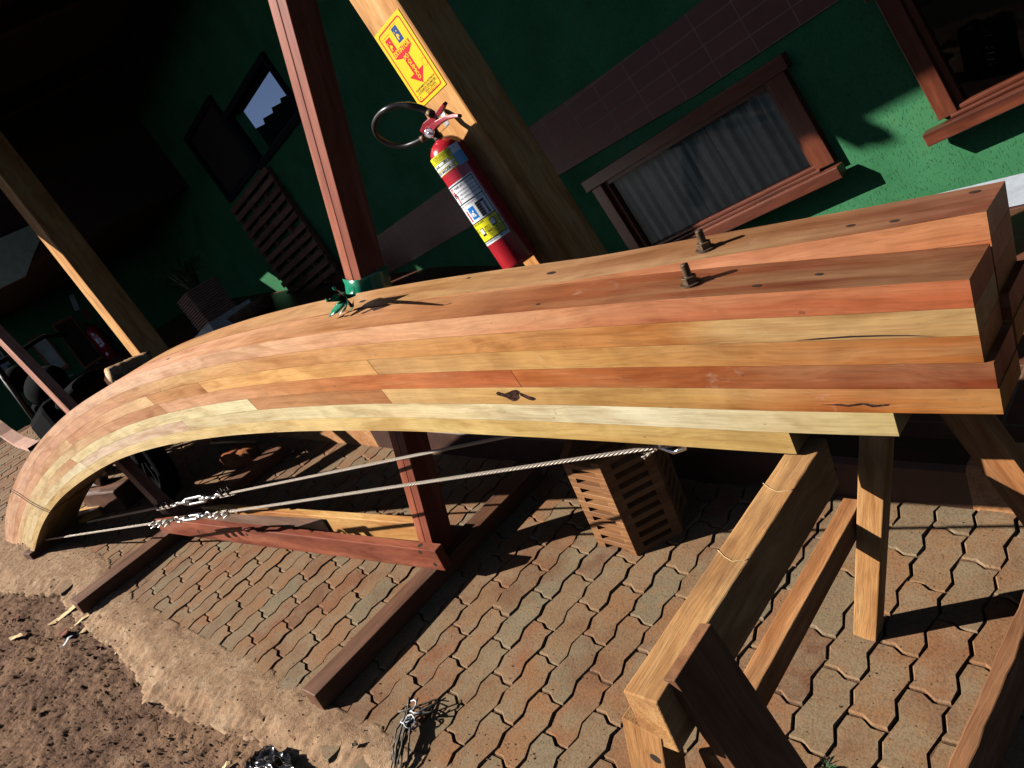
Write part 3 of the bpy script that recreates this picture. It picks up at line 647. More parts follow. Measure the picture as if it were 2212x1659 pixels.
# green plastic strap knotted round the post just above the arch
a,b,w_,dp,nn=post2; d=(b-a).normalized(); sd=d.cross(nn).normalized()
zz5=Zm(500,700,700/2212)
c0=GP(*zz5(2030,690),(0,1,-.13),1.215); c=a+d*((c0-a).dot(d))
mb=MB(); hw=w_/2+.004; hd=dp/2+.004
ring=[(-hw,-hd),(0,-hd-.003),(hw,-hd),(hw+.003,0),(hw,hd),(0,hd+.003),(-hw,hd),(-hw-.003,0)]
vs=[];N=len(ring)
for q,(h,k) in enumerate(((-.040,1.06),(-.022,1.0),(-.004,1.05),(.014,1.0),(.030,1.04))):
    for i,(u,v) in enumerate(ring): vs.append(g2w(c+sd*u*k+nn*v*k+d*(h+.006*math.sin(i*1.7+q)-u*.18)))
mb.add(vs,[(q*N+i,q*N+(i+1)%N,(q+1)*N+(i+1)%N,(q+1)*N+i) for q in range(4) for i in range(N)],smooth=True)
stt=thing('plastic_strap','shiny green plastic strap knotted around the leaning post above the arch','strap',g2w(c))
def fin(mb,nm):
    o=mb.build(nm,M['greenribbon'],stt); sl=o.modifiers.new('thick','SOLIDIFY'); sl.thickness=.0012
fin(mb,'band')
def strip(pts,w,tw=0):
    mb=MB()
    pts=[V(p) for p in pts]; vs=[]
    for i,p in enumerate(pts):
        t=(pts[min(i+1,len(pts)-1)]-pts[max(i-1,0)]).normalized(); s=t.cross(V((.2,-1,.35))).normalized(); s=Matrix.Rotation(tw*i,3,t)@s
        ww=w*(1-.55*(i/(len(pts)-1))**2); vs+=[g2w(p-s*ww/2),g2w(p+s*ww/2+t.cross(s)*.004)]
    mb.add(vs,[(2*i,2*i+1,2*i+3,2*i+2) for i in range(len(pts)-1)],smooth=True)
    fin(mb,'tail')
def pp(x,y,lift): return G(*zz5(x,y),1.112+lift)
k0=pp(1880,780,.03)
strip([pp(1985,720,.05),pp(1930,755,.04),k0],.026)
strip([k0,pp(1810,790,.05),pp(1705,812,.06)],.024)
strip([k0,pp(1840,740,.08),pp(1790,720,.11),pp(1780,685,.12)],.016,.25)
strip([k0,pp(1850,850,.02),pp(1790,915,.008),pp(1732,970,.006)],.030)
strip([k0,pp(1930,850,.03),pp(1975,845,.02),pp(1935,925,.006)],.026,.2)
strip([k0,pp(1900,880,.012),pp(1830,950,.006)],.026,.15)
strip([k0,pp(1860,815,.03),pp(1800,850,.03)],.02,.2)
mb=MB(); lathe(mb,g2w(k0),g2w((1,0,0)),[(0,-.012),(.011,-.008),(.014,0),(.010,.009),(0,.012)],10); fin(mb,'knot')
# ---------------------------------------------------------------- sawhorse under the right end
zc=Zm(2300,1300,600/2212); z9=Zm(2164,1623,.4973); zn=Zm(1900,2000,600/2212); zL=Zm(2700,1250,564/2212)
sh=thing('sawhorse','rough-sawn timber sawhorse carrying the right end of the arch','sawhorse',g2w((-.75,1.0,0)))
mb=MB(); gb(mb,(-.766,.60,.600),(-.765,1.30,.600),.066,.118,n=24,jit=.02); rail=mb.build('top_rail',WD['saw'],sh,bevel=.003)
def leg(name,a,b,w,h,up,m,**k):
    mb=MB(); gb(mb,a,b,w,h,up,n=14,jit=.012); o=mb.build(name,WD[m],sh,bevel=.002,**k); return o
f1=GP(*z9(1260,865),(0,1,0),1.36); t1=GP(*zc(1925,590),(0,1,0),1.36); d=(t1-f1)/(t1.z-f1.z)
A=V((-.817,1.385,0)); B=A+d*.69; leg('leg',A,B,.055,.055,(0,1,0),'saw')
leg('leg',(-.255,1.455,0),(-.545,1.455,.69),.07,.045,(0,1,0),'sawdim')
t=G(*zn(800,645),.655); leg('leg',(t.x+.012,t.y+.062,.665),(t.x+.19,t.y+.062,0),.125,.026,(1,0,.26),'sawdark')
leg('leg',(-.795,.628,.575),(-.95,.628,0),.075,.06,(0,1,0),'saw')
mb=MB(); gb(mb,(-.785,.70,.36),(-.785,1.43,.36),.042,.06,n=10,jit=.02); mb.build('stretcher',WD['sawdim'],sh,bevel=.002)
for y in (.93,1.13):
    mb=MB(); P=[g2w((x,y+.012*math.sin(x*60),.6595)) for x in (-.80,-.78,-.76,-.74,-.731)]; tube(mb,P,.0009,4); mb.build('splinter',M['chip'],rail)
mb=MB(); N=16; vs=[];wv=[]; r=rv()
for i in range(N+1):
    y=.90+.75*i/N; x=-.530+.045*(i/N); q=.004*noise.noise((y*14,1,2)); q2=.004*noise.noise((y*17,5,2))
    for (dx,z) in ((-.02,.002),(.052,.002),(.033+q2,.092),(q,.094)): vs.append(g2w((x+dx,y,z))); wv.append(V((y,dx,z))+r)
mb.add(vs,[(i*4+e,i*4+4+e,i*4+4+(e+1)%4,i*4+(e+1)%4) for i in range(N) for e in range(4)]+[(0,1,2,3),(N*4+3,N*4+2,N*4+1,N*4)],wv)
tag(mb.build('timber_offcut',WD['sawdark'],None,bevel=.003,loc=g2w((-.5,1.2,0))),'rough timber lying on the paving at the far right of the sawhorse','timber')
for (x,y,z) in ((-.7325,1.34,.62),(-.7325,1.30,.58),(-.7325,.69,.62),(-.7325,.75,.60)):
    hole(g2w((x,y,z)),EX,.0045,rail,'nail_head')
hole(g2w((-.795,.5985,.50)),V((0,-1,0)),.011,rail,'knot')
# ---------------------------------------------------------------- hexagonal slatted planter standing under the arch
zq=Zm(1700,1380,600/2212)
v0=V((-1.758,1.497,0)); v1=V((-1.588,1.483,0)); e=v1-v0; L=e.length
topz=GP(*zq(780,375),(0,1,0),1.483).z; print('planter h',topz)
pl=thing('slatted_planter','six-sided slatted wooden planter standing on the paving under the arch','planter',g2w((-1.65,1.64,0)))
corners=[v0]
ang=math.atan2(e.y,e.x)
for k in range(5): corners.append(corners[-1]+V((math.cos(ang+k*math.pi/3),math.sin(ang+k*math.pi/3),0))*L)
nl=19; hs=topz/nl; dp_=.030/math.sin(math.pi/3)
for k in range(nl):
    for s in range(6):
        if s%2!=(k+1)%2: continue
        p=corners[s];q=corners[(s+1)%6]; en=(corners[(s+2)%6]-q).normalized(); ep=(p-corners[(s-1)%6]).normalized()
        poly=[p,q,q+en*dp_,p-ep*dp_]; z=V((0,0,(k+1)*hs+.0006)); mb=MB(); off=rv(); dd=(q-p).normalized(); b=hs+.0006
        vs=[g2w(c+z) for c in poly]+[g2w(c+z-V((0,0,b))) for c in poly]; wv=[V(((c-p).dot(dd),(c-p).cross(dd).z,h))+off for h in (0,-b) for c in poly]
        mb.add(vs,[(0,1,2,3),(7,6,5,4)]+[((i+1)%4,i,4+i,4+(i+1)%4) for i in range(4)],wv); mb.build('slat',WD['crate'],pl,bevel=.001,seg=1)
# ---------------------------------------------------------------- loose things on the yard
zz4=Zm(0,800,.4973); z7=Zm(0,1623,.4973); z8=Zm(1000,1623,.4973)
def lump(name,c,size,mat,label,cat,seed,ax=(1,.2,0),n=9,rough=.18,group=None):
    mb=MB(); ax=V(ax).normalized(); ay=V((-ax.y,ax.x,0)); vs=[];fs=[]; m=12
    for i in range(n+1):
        th=math.pi*i/n
        for j in range(m):
            ph=2*math.pi*j/m; p=V((math.sin(th)*math.cos(ph),math.sin(th)*math.sin(ph),math.cos(th)))
            p=V([math.copysign(abs(q)**.55,q) for q in p]); k=1+rough*noise.noise(p*2.2+V((seed,0,0)))+rough*.5*noise.noise(p*6+V((0,seed,0)))
            vs.append(g2w(V(c)+ax*p.x*size[0]/2*k+ay*p.y*size[1]/2*k+V((0,0,1))*(p.z*size[2]/2*k+size[2]/2*.95)))
    for i in range(n):
        for j in range(m): fs.append((i*m+j,(i+1)*m+j,(i+1)*m+(j+1)%m,i*m+(j+1)%m))
    mb.add(vs,fs,smooth=False); o=mb.build(name,mat,None,loc=g2w(c)); return tag(o,label,cat,group)
c=G(*zz4(1560,1380)); lump('brick',(c.x-.02,c.y+.03,0),(.26,.12,.11),M['brickrough'],'broken rough orange brick lying on the paving behind the tie cables','brick',3,(1,.35,0))
c=G(*zz4(1750,1335)); mb=MB(); gb(mb,(c.x-.14,c.y-.03,.012),(c.x+.16,c.y+.08,.016),.05,.022); tag(mb.build('wood_scrap',WD['grey_brown'],None,bevel=.002,loc=g2w(c)),'thin grey stick of wood lying right of the broken brick','wood scrap')
a=G(*zF(815,1010)); b=G(*zF(1225,830)); mb=MB(); gb(mb,(a.x,a.y,.03),(b.x+.05,b.y,.03),.11,.055); tag(mb.build('plank',WD['honey'],None,bevel=.004,loc=g2w(a)),'short tan plank on the ground beside the foot of the arch','plank')
# dented tin can on a dark block
c=G(*zF(1400,760)); 
mb=MB(); gb(mb,(c.x-.17,c.y-.05,.075),(c.x+.19,c.y+.05,.075),.17,.15,n=6,jit=.06); tag(mb.build('wood_block',WD['darkbase'],None,bevel=.01,loc=g2w(c)),'dark shaded wood block behind the tie cables, a tin can on it','wood block')
mb=MB(); ax=nrm(g2w((.95,.3,.05))); lathe(mb,g2w((c.x-.13,c.y-.02,.19)),ax,[(0,-.10),(.045,-.10),(.05,-.09),(.047,-.05),(.05,-.02),(.046,.03),(.05,.08),(.05,.10),(0,.10)],20); tag(mb.build('tin_can',M['tin'],None,loc=g2w((c.x-.13,c.y-.02,.15))),'dented silvery tin can lying on the dark wood block','tin can')
# thin rod lying behind
p=G(*zz4(1360,1243)); q=G(*zz4(1650,1233)); mb=MB(); tube(mb,[g2w((p.x,p.y,.012)),g2w(((p.x+q.x)/2,(p.y+q.y)/2,.016)),g2w((q.x,q.y,.012))],.009,8); tag(mb.build('wooden_rod',WD['tan'],None,loc=g2w(p)),'thin pale rod lying on the shaded paving against the kerb','rod')
# bundle of dry grey twigs at the edge of the paving
p0=G(*z8(640,1365)); p1=G(*z8(545,1690)); p2=G(*z8(850,1275)); tw=thing('twig_bundle','bundle of dry grey twigs and wire at the near edge of the paving','twigs',g2w(p0))
for i in range(16):
    s=p0+V((random.uniform(-.02,.02),random.uniform(-.02,.02),.012+random.random()*.02)); tgt=p1 if i<11 else p2
    e=tgt+V((random.uniform(-.05,.05),random.uniform(-.04,.04),.01+random.random()*.02)); s2=s+(s-e)*.25*random.random()
    mid=s.lerp(e,.5)+V((random.uniform(-.025,.025),random.uniform(-.02,.02),.012)); mb=MB(); tube(mb,[g2w(s2),g2w(s),g2w(mid),g2w(e)],[.003,.0034,.003,.0018],6); mb.build('twig',M['twig'],tw)
mb=MB()
for i in range(5):
    c=p0+V((random.uniform(-.03,.03),random.uniform(-.03,.03),.03)); tube(mb,[g2w(c+V((math.cos(t*.8)*.022*(1+.3*math.sin(i)),math.sin(t*.8)*.018,.012*math.sin(t*.8+i)))) for t in range(9)],.0022,5)
mb.build('tie',M['paper'],tw)
# black plastic scrap at the bottom edge
p=G(*z7(1830,1645)); mb=MB(); vs=[];N=30
for j in range(N):
    for i in range(N):
        u=(i/(N-1)-.5);v=(j/(N-1)-.5); h=.03*abs(noise.noise((u*5,v*5,3)))+.022*abs(noise.noise((u*11,v*11,7)))
        vs.append(g2w((p.x+u*.26+.03*noise.noise((u*3,v*3,1)),p.y-.06+v*.15+.03*noise.noise((u*3,v*3,9)),h+.004)))
mb.add(vs,[(j*N+i,j*N+i+1,(j+1)*N+i+1,(j+1)*N+i) for j in range(N-1) for i in range(N-1)],smooth=True); o=mb.build('plastic_scrap',M['blackplastic'],None,loc=g2w(p)); tag(o,'crumpled shiny black plastic scrap on the dirt beside the twig bundle','plastic scrap')
def flake(x,y,l,w,mat,label,cat,rot,zf=z7,group=None,name='wood_chip'):
    p=G(*zf(x,y)); z0=max(hdirt(p.x,p.y),hapron(p.x,p.y) if p.y>edge_dirt(p.x) else -1)+.004; mb=MB(); ux=V((math.cos(rot),math.sin(rot),.12)); uy=V((-math.sin(rot),math.cos(rot),.1)); vs=[]
    prof=[(-.5,.12),(-.3,.45),(-.05,.38),(.2,.5),(.4,.3),(.5,.05)]
    for (u,h) in prof:
        for s in (-1,1): vs.append(g2w(V((p.x,p.y,z0+.007))+ux*u*l+uy*(s*h*w)+V((0,0,.006*math.sin(u*7)))))
    mb.add(vs,[(2*i,2*i+1,2*i+3,2*i+2) for i in range(len(prof)-1)]); o=mb.build(name,mat,None,loc=g2w((p.x,p.y,z0))); sl=o.modifiers.new('t','SOLIDIFY'); sl.thickness=.003; tag(o,label,cat,group)
flake(440,640,.24,.045,M['chip'],'large pale splintered chip at the end of the left foot bar','wood chip',1.1)
flake(500,752,.085,.04,M['chip'],'small cream wood chip just below the left foot bar end','wood chip',.2)
flake(90,803,.14,.03,M['chip'],'long cream wood chip alone on the dirt near the left edge','wood chip',.3)
flake(412,830,.07,.015,M['paper'],'thin white curled shaving on the dirt below the dry leaf','wood chip',1.6)
flake(722,887,.055,.035,M['chip'],'small pale chip on the dirt next to the concrete strip','wood chip',.8)
flake(95,690,.055,.03,M['dryleaf'],'dull brown leaf on the dirt above the long cream chip','leaf',.6,name='dry_leaf')
flake(395,787,.075,.05,M['dryleaf'],'curled red-brown dry leaf among the wood chips','leaf',.1,name='dry_leaf')
flake(480,710,.16,.022,M['chip'],'narrow stick of bark beside the left foot bar end','wood chip',1.0)
flake(278,1535,.022,.018,M['chip'],'tiny square pale chip on the dusty concrete strip','wood chip',.4,z8)
flake(1420,1620,.05,.02,M['chip'],'rubbed pale chip lying at the bottom edge of the dirt','wood chip',.9)
# small weed in a joint at the bottom right
p=G(*z9(940,1640)); mb=MB()
for i in range(22):
    a=random.random()*6.28; l=random.uniform(.012,.032); q=V((p.x,p.y,-.006)); t=V((math.cos(a)*l,math.sin(a)*l,l*.55)); s=V((-math.sin(a),math.cos(a),0))*.0022
    mb.add([g2w(q-s),g2w(q+s),g2w(q+t*.6+s*.8+V((0,0,.006))),g2w(q+t)],[(0,1,2,3)])
tag(mb.build('weed',M['leaf'],None,loc=g2w(p)),'tiny green weed growing in a paving joint at the bottom edge','weed')

# crumbs of soil and grit over the dirt, the dusty strip and in the joints
random.seed(5); mb=MB()
OCT=[(1,0,0),(-1,0,0),(0,1,0),(0,-1,0),(0,0,1),(0,0,-1)]; OF=[(0,2,4),(2,1,4),(1,3,4),(3,0,4),(2,0,5),(1,2,5),(3,1,5),(0,3,5)]
for i in range(3400):
    if i<2200: x=random.uniform(-6.2,-1.5); y=edge_dirt(x)-abs(random.gauss(0,.30))+.01; z=hdirt(x,y) if y<.5 and y>-.74 else None; r=random.uniform(.0016,.0062)*(1 if random.random()<.93 else 2)
    elif i<2800: x=random.uniform(-6,-1.2); y=edge_dirt(x)+random.uniform(0,.3); z=max(hapron(x,y),-.001); r=random.uniform(.0012,.0042)
    else: x=random.uniform(-4.3,.2); y=random.uniform(.66,1.85); z=.0005; r=random.uniform(.0009,.0028)
    if z is None: continue
    c=V((x,y,z+r*.4)); a=random.random()*6.28; k=[random.uniform(.6,1.3) for _ in range(6)]
    mb.add([g2w(c+V((q[0]*math.cos(a)-q[1]*math.sin(a),q[0]*math.sin(a)+q[1]*math.cos(a),q[2]*.75))*r*k[n]) for n,q in enumerate(OCT)],OF)
o=mb.build('soil_crumbs',M['dirt']); o['kind']='stuff'; tag(o,'loose crumbs of red soil and grit scattered over the dirt and paving','soil')
# ---------------------------------------------------------------- green house: wall with openings, tile band, windows
X3,Y3,Z3=V((1,0,0)),V((0,1,0)),V((0,0,1))
def wb(mb,x0,y0,z0,x1,y1,z1,grain='x',**k):
    if grain=='x': box(mb,(x0,y0,z0),X3,Y3,Z3,x1-x0,y1-y0,z1-z0,**k)
    elif grain=='z': box(mb,(x0,y0,z0),Z3,X3,Y3,z1-z0,x1-x0,y1-y0,**k)
    else: box(mb,(x0,y0,z0),Y3,Z3,X3,y1-y0,z1-z0,x1-x0,**k)
house=thing('green_house','green stuccoed house with brown framed windows and a dark tiled band behind the arch','house',(-3,4.1,.9))
OP=[(-2.98,.84,-1.69,1.36),(-1.03,.80,.40,1.42),(-7.0,3.16,-6.24,3.78),(-6.17,3.12,-5.2,3.58)]
xs=sorted({-9.2,4.0,*[v for o in OP for v in (o[0],o[2])]}); zs=sorted({-1.2,5.2,*[v for o in OP for v in (o[1],o[3])]})
mb=MB(); YW=4.0; TH=.16
for a,b in zip(xs,xs[1:]):
    for c,d in zip(zs,zs[1:]):
        mx,mz=(a+b)/2,(c+d)/2
        if any(o[0]<mx<o[2] and o[1]<mz<o[3] for o in OP): continue
        mb.add([(a,YW,c),(b,YW,c),(b,YW,d),(a,YW,d)],[(0,1,2,3)]); mb.add([(a,YW+TH,c),(b,YW+TH,c),(b,YW+TH,d),(a,YW+TH,d)],[(3,2,1,0)])
for o in OP:
    a,c,b,d=o; r=[(a,c),(b,c),(b,d),(a,d)]
    for i in range(4):
        p,q=r[i],r[(i+1)%4]; mb.add([(p[0],YW,p[1]),(p[0],YW+TH,p[1]),(q[0],YW+TH,q[1]),(q[0],YW,q[1])],[(0,1,2,3)])
mb.build('wall',M['stucco'],house)
mb=MB(); XE=-9.2; prism(mb,[V((XE-.002,y,z)) for y,z in ((1.5,1.9),(4.16,1.9),(4.16,3.63),(1.5,3.56))],(1,0,0),.12); mb.build('end_wall',M['stucco'],house)
mb=MB(); x0,x1=-9.19,3.95; zt=lambda x:1.865-.035*(x+2.1)*(x<-2.1)-.0*(x); zb_=lambda x:1.494-.05*(x+2.1)*(x<-2.1)
for a,b in ((x0,-2.1),(-2.1,x1)):
    P=[(a,3.988,zb_(a)),(b,3.988,zb_(b)),(b,3.999,zb_(b)),(a,3.999,zb_(a)),(a,3.988,zt(a)),(b,3.988,zt(b)),(b,3.999,zt(b)),(a,3.999,zt(a))]; hexa(mb,P)
mb.build('tile_band',M['band'],house)
def window(label,a,c,b,d,curtain,jw=.095,horn=.035,glass=True):
    w=MB(); wb(w,a-jw*.7,3.955,c,a+.02,4.05,d,'z'); wb(w,b-.02,3.955,c,b+jw*.9,4.05,d,'z'); wb(w,a-jw*.7-horn,3.945,d,b+jw*.9+horn,4.05,d+.075)
    f=w.build('window',WD['winwood'],house,bevel=.004); f['label']=label
    w=MB(); wb(w,a-jw*.7-horn-.03,3.885,c-.075,b+jw*.9+horn+.0,3.96,c-.012); wb(w,a-.01,3.935,c-.012,b+.01,4.06,c+.006); wb(w,a,3.968,c+.006,b,4.05,c+.026); w.build('sill',WD['winwood'],f,bevel=.006,seg=3)
    w=MB(); wb(w,a+.02,3.985,c+.026,a+.05,4.03,d,'z'); wb(w,b-.05,3.985,c+.026,b-.02,4.03,d,'z'); wb(w,a+.05,3.985,d-.03,b-.05,4.03,d); w.build('sash',WD['winwood'],f,bevel=.003)
    w=MB(); w.add([(a+.03,4.01,c+.02),(b-.03,4.01,c+.02),(b-.03,4.01,d-.01),(a+.03,4.01,d-.01)],[(0,1,2,3)]); w.build('pane',M['glass'],f)
    if curtain:
        w=MB(); N=160; vs=[]
        for i in range(N+1):
            x=a-.03+(b-a+.06)*i/N; y=4.075+.020*math.sin(i*.62)+.008*math.sin(i*1.47+1)
            vs+=[V((x,y,c-.05)),V((x+.01*math.sin(i*.3),y+.006*math.sin(i*.9),d+.04))]
        w.add(vs,[(2*i,2*i+2,2*i+3,2*i+1) for i in range(N)],smooth=True); w.build('curtain',M['curtain'],f)
window('brown framed window with a pale curtain behind the glass',-2.98,.84,-1.69,1.36,True)
window('brown framed window with dark glass at the right edge',-1.03,.80,.40,1.42,False)
# room shell behind the windows (dark interior)
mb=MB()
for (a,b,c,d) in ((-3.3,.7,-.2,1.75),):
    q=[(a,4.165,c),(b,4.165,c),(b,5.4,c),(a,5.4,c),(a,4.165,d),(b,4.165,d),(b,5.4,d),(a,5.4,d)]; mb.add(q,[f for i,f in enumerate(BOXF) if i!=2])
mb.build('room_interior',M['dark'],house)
# high window: dark left leaf, open right leaf with a view to the sky
w=MB()
for a,c,b,d in (OP[2],OP[3]):
    wb(w,a-.04,3.96,c-.05,b+.04,4.05,c); wb(w,a-.04,3.96,d,b+.04,4.05,d+.05); wb(w,a-.04,3.96,c,a,4.05,d,'z'); wb(w,b,3.96,c,b+.035,4.05,d,'z')
f=w.build('window',M['matteframe'],house,bevel=.003); f['label']='black framed high window showing blue sky'
w=MB(); wb(w,-7.0,4.0,3.16,-6.24,4.03,3.78); w.build('shut_leaf',M['dark'],f)
w=MB(); wb(w,-6.17,4.0,3.12,-5.2,4.04,3.14); w.build('bottom_rail',M['blackmetal'],f)
# dark stepped gable seen through the high window
z1=Zm(0,0,.4973); YS=4.7
pp_=[W(*z1(*p),1,YS) for p in [(1690,1005),(1630,918),(1612,925),(1590,890),(1650,860),(1635,825),(1697,795),(1685,760),(1750,722),(1740,690),(1800,658),(1795,630),(1860,600)]]
poly=[V((p.x,YS,p.z)) for p in pp_]+[V((poly_x,YS,poly_z)) for poly_x,poly_z in ((pp_[-1].x+1.6,pp_[-1].z),(pp_[-1].x+1.6,pp_[0].z-1.2),(pp_[0].x,pp_[0].z-1.2))]
mb=MB(); prism(mb,poly[::-1],(0,-1,0),.25); tag(mb.build('stepped_gable',M['dark'],None,loc=poly[0]),'dark stepped gable outside, seen against the sky through the high window','gable')
# end wall fittings
WE=lambda z,x,y,dx=0:W(*z(x,y),0,XE+dx)
z0=Zm(0,1000,500/2212); zz4=Zm(0,800,.4973)
def on_end(name,pts,mat,th,label,cat,zf=z0,group=None):
    P=[WE(zf,*p) for p in pts]; P=[V((XE+th,p.y,p.z)) for p in P]
    n=(P[1]-P[0]).cross(P[2]-P[1]); P=P if n.x>0 else P[::-1]
    mb=MB(); prism(mb,P,(1,0,0),th-.001); return tag(mb.build(name,mat,None,loc=P[0]),label,cat,group)
wb_=on_end('white_board',[(430,430),(620,330),(925,725),(775,815)],M['whitewash'],.02,'pale blank board hung on the dark end wall left of the second extinguisher','board')
def rim(P0,w,th,mat,name,par):
    mb=MB(); c=sum(P0,V((0,0,0)))/4
    for i in range(4):
        a,b=P0[i],P0[(i+1)%4]; o=lambda p:p+(p-c)*w; prism(mb,[V((XE+th,*p[1:])) for p in ([a,b,o(b),o(a)] if (b-a).cross(o(b)-b).x>0 else [o(a),o(b),b,a])],(1,0,0),th-.001)
    return mb.build(name,mat,par)
rim([WE(z0,*p) for p in [(430,430),(620,330),(925,725),(775,815)]],.22,.035,WD['umber'],'frame',wb_)
fr=on_end('notice_frame',[(760,190),(1000,70),(1420,610),(1190,760)],M['dark'],.02,'dark framed notice board beside the second extinguisher on the end wall','board')
rim([WE(z0,*p) for p in [(760,190),(1000,70),(1420,610),(1190,760)]],.10,.04,WD['umber'],'frame',fr)
XC=-7.56; P=[W(*z0(*p),0,XC) for p in [(-60,-1040),(440,-1256),(575,-1060),(482,-860),(363,-531),(-60,-330)]]
mb=MB(); P=P if (P[1]-P[0]).cross(P[2]-P[1]).x>0 else P[::-1]; prism(mb,P,(1,0,0),.03); tag(mb.build('cream_board',M['cream'],None,loc=P[0]),'large cream painted board hanging under the roof edge at the left of the picture','board')
on_end('paper_sheet',[(440,290),(470,275),(512,375),(480,385)],M['paper'],.006,'crumpled white paper pinned above the second extinguisher','paper',zz4)
on_end('red_notice',[(520,380),(545,365),(585,430),(560,445)],M['redplate'],.006,'small dark red notice between the paper and the second extinguisher','sign',zz4)
on_end('grey_panel',[(-60,620),(20,600),(110,760),(140,860),(60,910),(-60,930)],M['grey'],.01,'grey panel low on the end wall at the left edge','panel')
on_end('pale_batten',[(-10,530),(10,540),(140,718),(105,735)],M['whitewash'],.03,'pale narrow batten on the end wall above the grey panel','batten')
on_end('pen_strip',[(865,912),(1030,862),(1032,870),(870,925)],M['paper'],.03,'thin white strip low on the end wall under the pale board','strip')
for pts,l in (([(1240,595),(1262,582),(1310,655),(1295,668)],'upper of two short pale strips under the notice board'),([(1352,690),(1372,678),(1412,735),(1398,748)],'lower of two short pale strips under the notice board')):
    on_end('tape_strip',pts,M['paper'],.004,l,'strip',group='pale strips on the end wall')
e=thing('fire_extinguisher','small red fire extinguisher against the end wall deep in the porch shade','fire extinguisher',WE(z0,1580,640,.08))
P=WE(z0,1580,635,.08); T=WE(z0,1290,170,.08); mb=MB(); r=.068; L=T.z-P.z; cx=V(((P.x+T.x)/2,(P.y+T.y)/2,P.z))
lathe(mb,cx,(0,0,1),[(0,0),(r,0),(r,L*.86),(r*.8,L*.95),(r*.4,L),(.0,L)],24); mb.build('cylinder',M['red'],e)
mb=MB(); lathe(mb,cx+V((0,0,L)),(0,0,1),[(.018,0),(.018,.03),(.012,.05),(0,.05)],12); tube(mb,[cx+V((0,0,L+.045)),cx+V((.06,-.05,L+.075))],.008,8); tube(mb,[cx+V((0,0,L+.03)),cx+V((.07,-.05,L+.03))],.008,8); mb.build('valve',M['blackiron'],e)
mb=MB(); tube(mb,[cx+V((0,.02,L+.02)),cx+V((.02,.08,L)),cx+V((.03,.10,L*.7)),cx+V((.03,.085,L*.35))],.009,8); mb.build('hose',M['rubber'],e)
for a0,a1,h0,h1 in ((-.75,-.45,.74,.80),(-.9,-.5,.50,.64),(-.9,-.35,.38,.45),(-.4,-.1,.40,.62),(-1,-.6,.12,.2)):
    mb=MB(); n=6; vs=[cx+V((math.cos(a0+(a1-a0)*i/n)*(r+.001),math.sin(a0+(a1-a0)*i/n)*(r+.001),L*h)) for h in (h0,h1) for i in range(n+1)]; mb.add(vs,[(i,i+1,n+2+i,n+1+i) for i in range(n)]); mb.build('label',M['labelwhite'],e)
# ---------------------------------------------------------------- porch: roof, rafters, posts
EAVE=1.13
porch=thing('porch','deep porch with square timber posts and dark boarded roof in front of the green house','porch',(-3,2.4,1.0))
ev=lambda x:.84 if x<-5.6 else EAVE
rz=lambda x,y:4.60+.05*max(0,x+3.7)+.10*(y-EAVE)
xs=[-7.6,-5.6,-3.7,4.2]; mb=MB()
def slab(a,b,c,d,zf): q=[(a,c,zf(a,c)),(b,c,zf(b,c)),(b,d,zf(b,d)),(a,d,zf(a,d))]; mb.add(q+[(x,y,z+.07) for x,y,z in q],BOXF)
for a,b in zip(xs,xs[1:]): slab(a,b,ev((a+b)/2),4.16,rz)
# added lower roof at the far end, hole placed to throw a sun patch
lz=lambda x,y:3.52+.03*y; HX0,HX1,HY0,HY1=-8.62,-8.31,2.78,3.04
for a,b,c,d in ((-11.5,HX0,1.6,4.16),(HX1,-7.6,1.6,4.16),(HX0,HX1,1.6,HY0),(HX0,HX1,HY1,4.16)): slab(a,b,c,d,lz)
wb(mb,-7.66,1.6,3.56,-7.601,4.16,5.0)  # added upright that keeps sun out of the step between the roofs
mb.build('roof',M['roofwood'],porch)
for i in range(11):
    x=-9.78+i*1.37; y0=ev(x)-.06; mb=MB()
    if x<-7.6: continue
    prof=[(y0,rz(x,y0)-.004),(y0-.02,rz(x,y0)-.05),(y0+.05,rz(x,y0)-.10),(y0+.09,rz(x,y0)-.16),(y0+.16,rz(x,y0)-.145),(4.0,rz(x,4.0)-.145),(4.0,rz(x,4.0)-.004)]
    prism(mb,[V((x-.04,a,b)) for a,b in prof],(-1,0,0),-.08); mb.build('rafter',WD['stain'],porch,bevel=.004)
mb=MB()
for a,b in ((-7.6,-3.7),(-3.7,4.0)): beam(mb,(a,2.31,rz(a,2.31)-.235),(b,2.31,rz(b,2.31)-.235),.14,.18,(0,0,1))
mb.build('eaves_beam',WD['stain'],porch,bevel=.004)
POSTS=[]
for x0,x1,nm in ((-2.008,-1.790,'square post carrying the fire extinguisher and its yellow sign'),(-6.70,-6.49,'square post at the left behind the bend of the arch')):
    zb=-.276*x0-.02+.10; mb=MB(); xm=(x0+x1)/2
    beam(mb,(xm,2.31,zb),(xm,2.31,rz(xm,2.31)-.33),x1-x0,.22,(0,1,0)); o=mb.build('post',WD['post'],porch,bevel=.009,seg=2); o['label']=nm
